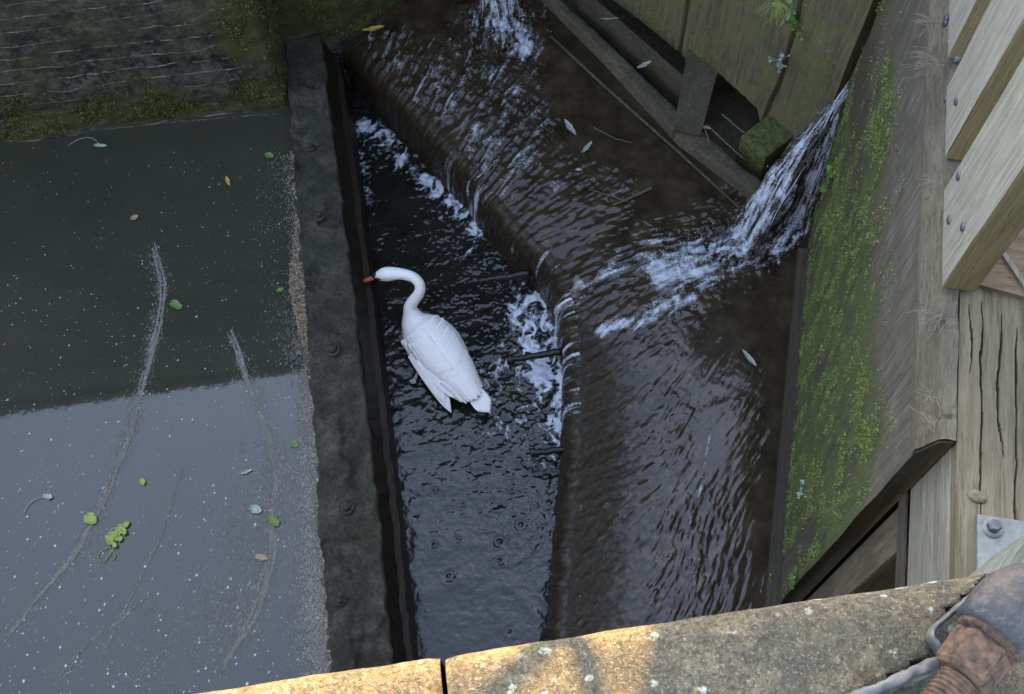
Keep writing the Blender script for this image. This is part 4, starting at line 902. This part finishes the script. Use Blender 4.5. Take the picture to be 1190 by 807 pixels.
# ------------------------------------------------------------------ leaves, twigs, weed
def m_leaf(name, c, t=.2):
    n = NT(name); f = n.noise(70, 4); return n.out(n.ramp(f, [(.3, tuple(x*.6 for x in c)), (.7, tuple(min(1, x*1.25) for x in c))]), .5, n.bump(f, .2, .002))
LM = {'green': m_leaf('green_leaf', (.12, .22, .05)), 'lime': m_leaf('lime_leaf', (.27, .36, .07)), 'pale': m_leaf('pale_leaf', (.38, .38, .33)), 'yellow': m_leaf('yellow_leaf', (.50, .34, .06)), 'tan': m_leaf('tan_leaf', (.34, .24, .14)),
      'grey': m_leaf('grey_green_leaf', (.30, .38, .30)), 'brown': m_leaf('brown_twig', (.13, .10, .075)), 'straw': m_leaf('dry_straw', (.24, .20, .14))}
def leafmesh(mb, c, ang, L, Wl, z, lift=.25, rnd=False, n=9):
    c = np.array([c[0], c[1], z]); d = np.array([math.cos(ang), math.sin(ang), 0]); s_ = np.array([-d[1], d[0], 0]); V = []
    for i in range(n):
        t = i/(n-1); wv = Wl*(math.sin(PI*(.04+.94*t))**(.5 if rnd else .85))*.5*random.uniform(.74, 1.12)
        p = c+d*L*(t-.5)+np.array([0, 0, lift*L*(t-.5)**2])
        for k in (-1, -.5, 0, .5, 1): V.append(p+s_*wv*k*(1+.08*math.sin(i*2.1))+d*L*(random.uniform(-.05, .05)*abs(k)-(.13*(1-abs(k)) if (rnd and i == 0) else 0)*-1)+np.array([0, 0, abs(k)*wv*random.uniform(.15, .5)]))
    mb.add(V, gridfaces(n, 5).tolist())
def pang(px, py, qx, qy, d): a = at(px, py, d); b = at(qx, qy, d); return math.atan2(b[1]-a[1], b[0]-a[0]), float(np.linalg.norm(b-a))
def leaf(x0_, y0_, x1_, y1_, wpx, mat, label, d, z, grp='fallen leaves', name='fallen_leaf', rnd=False, stem=None, lift=.25):
    a, L = pang(x0_, y0_, x1_, y1_, d); c = at((x0_+x1_)/2, (y0_+y1_)/2, d); mb = MB(); leafmesh(mb, c, a, L, wpx/FOC*6.0, z, lift, rnd)
    if stem:
        W = smooth_poly([(*at(px, py, d)[:2], z+.004) for px, py in stem], 14, 1); mb.tube(W, .0018, 5)
    return tag(mb.build(name, LM[mat], None, True), label, 'leaf', grp)
zc = ZL+.006; zp = ZA+.012
leaf(109, 170, 125, 171, 6, 'grey', 'pale leaf with a curved stalk floating near the far brick wall', DL, zc, 'leaves on the still water', rnd=True, stem=[(80, 171), (90, 163), (104, 160), (113, 163), (116, 170)])
leaf(199, 351, 211, 360, 11, 'green', 'small bright green leaf floating in the dark wall reflection', DL, zc, 'leaves on the still water', rnd=True)
leaf(100, 598, 112, 609, 13, 'lime', 'round lime leaf caught on the long foam trail', DL, zc, 'leaves on the still water', rnd=True)
leaf(164, 557, 168, 564, 7, 'lime', 'tiny yellow green leaf right of the long foam trail', DL, zc, 'leaves on the still water', rnd=True)
leaf(290, 590, 304, 595, 9, 'grey', 'pale green leaf among foam flecks in the sky reflection', DL, zc, 'leaves on the still water', rnd=True)
leaf(313, 600, 324, 612, 10, 'green', 'green leaf lying on the right hand foam trail', DL, zc, 'leaves on the still water', rnd=True)
leaf(337, 513, 346, 520, 8, 'green', 'small dark green leaf close beside the stone beam', DL, zc, 'leaves on the still water', rnd=True)
leaf(50, 577, 62, 579, 7, 'grey', 'small grey leaf with a long curled stalk at far left', DL, zc, 'leaves on the still water', rnd=True, stem=[(28, 598), (32, 588), (42, 580), (52, 578)])
leaf(296, 647, 312, 650, 7, 'tan', 'half sunken brownish leaf below the foam trail bend', DL, zc, 'leaves on the still water', rnd=True)
leaf(263, 206, 267, 217, 5, 'yellow', 'slim orange leaf floating below the far wall', DL, zc, 'leaves on the still water')
leaf(152, 256, 161, 252, 7, 'tan', 'curled tan leaf alone on the dark reflection', DL, zc, 'leaves on the still water', rnd=True)
leaf(308, 180, 318, 184, 9, 'green', 'small green weed leaf near the head of the stone beam', DL, zc, 'leaves on the still water', rnd=True, stem=[(316, 192), (322, 186), (326, 178)])
leaf(280, 552, 294, 546, 4, 'pale', 'narrow whitish leaf on the sky reflection', DL, zc, 'leaves on the still water')
leaf(322, 340, 330, 336, 6, 'green', 'little green leaf in the scum by the beam edge', DL, zc, 'leaves on the still water', rnd=True)
# weed sprig
mb = MB()
for (x_, y_, a_, s_) in [(131, 624, .4, 13), (140, 617, 1.1, 12), (147, 611, .7, 9), (128, 630, 2.4, 9), (138, 626, -.5, 10), (145, 619, 2.0, 8), (134, 634, -1.0, 7)]:
    leafmesh(mb, at(x_, y_, DL), a_, s_/FOC*6.4, s_*.75/FOC*6.4, zc+random.uniform(0, .012), .3, True)
for W in ([(136, 628), (132, 640), (126, 648), (121, 655)], [(130, 636), (118, 641), (113, 647), (118, 653)], [(128, 638), (136, 646), (132, 652)]): mb.tube(smooth_poly([(*at(px, py, DL)[:2], zc) for px, py in W], 16, 1), .0022, 5)
tag(mb.build('weed_sprig', LM['lime'], None, True), 'clump of bright green waterweed leaves with trailing pale roots', 'weed')
leaf(656, 141, 669, 159, 7, 'pale', 'whitish willow leaf on the rippling water above the sill corner', DA, zp, 'leaves on the running water')
leaf(862, 408, 878, 427, 6, 'pale', 'pale lilac willow leaf on calm water beside the mossy gate', DA, zp, 'leaves on the running water')
leaf(676, 180, 688, 166, 6, 'grey', 'grey willow leaf half under the ripples below the far gate', DA, zp, 'leaves on the running water')
leaf(421, 38, 447, 33, 7, 'yellow', 'yellow leaf stranded at the top of the fall', DA, zp, 'leaves on the running water')
leaf(739, 93, 756, 84, 7, 'pale', 'pale leaf lying across the bottom rail of the far gate', DA, ZA+.10, 'leaves on the far gate')
leaf(696, 40, 717, 39, 3, 'pale', 'thin whitish leaf in the slot behind the bottom rail', DA, ZA+.13, 'leaves on the far gate')
leaf(809, 158, 824, 163, 5, 'tan', 'forked tan leaf by the opening of the far gate', DA, ZA+.10, 'leaves on the far gate', stem=[(815, 160), (819, 170), (822, 180)])
leaf(668, 199, 676, 199, 4, 'pale', 'tiny white petal on the streaming ripples', DA, zp, 'leaves on the running water')
def twig(pts, d, z, r, mat, label, name='twig'):
    W = smooth_poly([(*at(px, py, d)[:2], z) for px, py in pts], 18, 1); W[:, 2] += np.array([random.gauss(0, .002) for _ in W]); mb = MB(); mb.tube(W, [r*(1.2-.6*i/17) for i in range(18)], 6); return tag(mb.build(name, LM[mat], None, True), label, 'twig', 'twigs in the water')
twig([(757, 220), (735, 231), (712, 240)], DA, zp, .009, 'brown', 'thick brown stick lying across the ripples')
twig([(730, 236), (700, 226), (684, 222)], DA, zp, .004, 'brown', 'thin brown twig just left of the thick stick')
twig([(820, 152), (840, 172), (862, 192)], DA, ZA+.06, .004, 'straw', 'straight pale straw beside the gate opening')
twig([(838, 138), (852, 150), (866, 161)], DA, ZA+.04, .004, 'straw', 'short pale straw inside the gate opening')
twig([(690, 150), (715, 163), (735, 168)], DA, zp, .003, 'brown', 'slender bent twig on calm water by the far gate')
# wall plants
def plant(px, py, A, n, sc, k, label, mat='green'):
    c = onplane(px, py, A, n); mb = MB(); 
    s_ = np.cross(n, UP); s_ /= np.linalg.norm(s_)
    for i in range(k):
        o = s_*random.gauss(0, sc*1.1)+UP*random.gauss(0, sc*1.6)+n*random.uniform(.01, sc*.9); p = c+o; mb.tube([c, c+o*.5+n*.01, p], .0016, 4)
        V = []; L = sc*random.uniform(.5, .95); d = np.array([random.gauss(0, 1), random.gauss(0, 1), random.gauss(0, .6)])+n*.6; d /= np.linalg.norm(d); w_ = np.cross(d, n+UP*.7); w_ /= np.linalg.norm(w_)
        for a in range(6):
            t = a/5; wv = L*.42*math.sin(PI*(.06+.9*t))**.6
            for q in (-1, 0, 1): V.append(p+d*L*(t-.2)+w_*wv*q+np.array([0, 0, .1*L*abs(q)]))
        mb.add(V, gridfaces(6, 3).tolist())
    return tag(mb.build('wall_plant', LM[mat], None, True), label, 'plant', 'small plants on the gates')
A2 = N2(0, .02, 0)
plant(926, 22, A2, n2, .035, 22, 'leafy green plant in a plank seam high on the far gate'); plant(908, 70, A2, n2, .026, 15, 'small bluish green plant lower in the far gate seam', 'grey')
A1_ = N1(0, -.01, 0)
plant(968, 206, A1_, n1, .034, 20, 'round leaved plant on the mossy gate beside the falling water'); plant(944, 258, A1_, n1, .022, 10, 'small round leaved plant at the foot of the falling water')
plant(935, 568, A1_, n1, .022, 8, 'tiny pale plant in the lower moss of the near gate', 'grey'); plant(927, 672, A1_, n1, .026, 10, 'pair of round leaves low on the mossy gate near the coping')
plant(898, 672, N1(0, -.08, 0), n1, .016, 5, 'tiny sprout on the wet ledge at the foot of the mossy gate')
def grass(px, py, d, n, L, label, mat='straw', spread=.6, base=0.0):
    c = at(px, py, d); mb = MB()
    for k in range(int(n*1.8)):
        a = base+random.gauss(0, spread); ll = L*random.uniform(.5, 1.2); ll *= .72; v = np.array([math.cos(a), math.sin(a), random.uniform(.0, .35)]); P = [c+v*ll*t+np.array([random.gauss(0, .014), random.gauss(0, .014), -.7*ll*t*t*.5]) for t in np.linspace(0, 1, 8)]
        P = smooth_poly(P, 10, 1); mb.tube(P, .0008, 4)
    return tag(mb.build('dry_grass', LM[mat], None, True), label, 'grass tuft', 'dry grass tufts on the gate')
DG = DA-HB-.01
grass(1090, 72, DG, 22, .13, 'bushy dry grass tuft over the gate top between two boards', base=PI); grass(1086, 28, DG, 12, .1, 'dry grass tuft highest up along the gate top', base=2.4)
grass(1098, 366, DG, 12, .13, 'looping dry grass stalks at the foot of the nearest board', base=3.4); grass(1086, 465, DG, 6, .07, 'sparse dry grass near the gate corner', base=2.2); grass(1088, 492, DG, 5, .06, 'few straw stalks on the pointed gate corner', base=2.9)
grass(1090, 210, DG, 4, .08, 'two thin straws on the gate top by the middle boards', base=3.3)
grass(905, 4, DA-1.5, 20, .13, 'pale grass tuft hanging on the far gate planks', 'lime', .9, -2.2)

# ------------------------------------------------------------------ far bank, out of frame: added shade block and forked shadow caster
M['blockbody'] = simple('shade_block_body', (.12, .10, .085), .85, .3, 12, .3); M['blockcap'] = simple('shade_block_cap', (.10, .10, .12), .7, .3, 10, .3)
ct = empty('shade_block', (6, 6.6, ZW), 'added shade block out of view on the far bank', 'shade_block')  # added unseen block, shades the gates and the right of the coping
def cprism(x0_, y0_, x1_, y1_, z0_, z1_, rise=0):
    k = math.tan(SUN_AZ); f_ = lambda x, y: x+k*(y-5.3)  # sides sheared along the sun to set the edge of the shade
    q = [(f_(x0_, y0_), y0_), (f_(x1_, y0_), y0_), (f_(x1_, y1_), y1_), (f_(x0_, y1_), y1_)]; m_ = MB()
    m_.prism([(x, y, z1_) for x, y in q], z1_-z0_); return m_
XC = 2.042
cprism(XC, 5.3, 11, 8.5, ZW, ZW+4.2).build('wall', M['blockbody'], ct)  # body of the added shade block
cprism(XC-.05, 5.2, 11.1, 8.6, ZW+4.203, ZW+4.4).build('block_cap', M['blockcap'], ct)

caster = empty('fork_shadow_caster', (1.9, 5.05, ZW), 'added forked shadow caster out of view on the far bank', 'shadow caster')  # added unseen, shaped to cast the forked shadow on the coping
def lift(px, py):
    q = at(px, py, HC); t = (5.05-q[1])/math.cos(SUN_AZ); return q+t*np.array([math.sin(SUN_AZ), math.cos(SUN_AZ), math.tan(SUN_EL)])
F0 = lift(655, 735); Lg = lift(580, 807); Rg = lift(690, 807)
mb = MB(); mb.tube([np.array([F0[0]-.02, 5.05, ZW-.05]), np.array([F0[0]+.02, 5.05, 1.2]), F0-np.array([0, 0, .03]), F0+(Lg-F0)*.5], [.03, .022, .015, .010], 8); mb.build('caster_stem', M['darkpost'], caster, True)
mb = MB(); mb.tube([F0-np.array([0, 0, .03]), Lg, F0+(Lg-F0)*5], [.013, .011, .006], 7); mb.build('caster_arm', M['darkpost'], caster, True)
mb = MB(); mb.tube([F0-np.array([0, 0, .03]), Rg, F0+(Rg-F0)*5], [.012, .010, .006], 7); mb.build('caster_arm', M['darkpost'], caster, True)
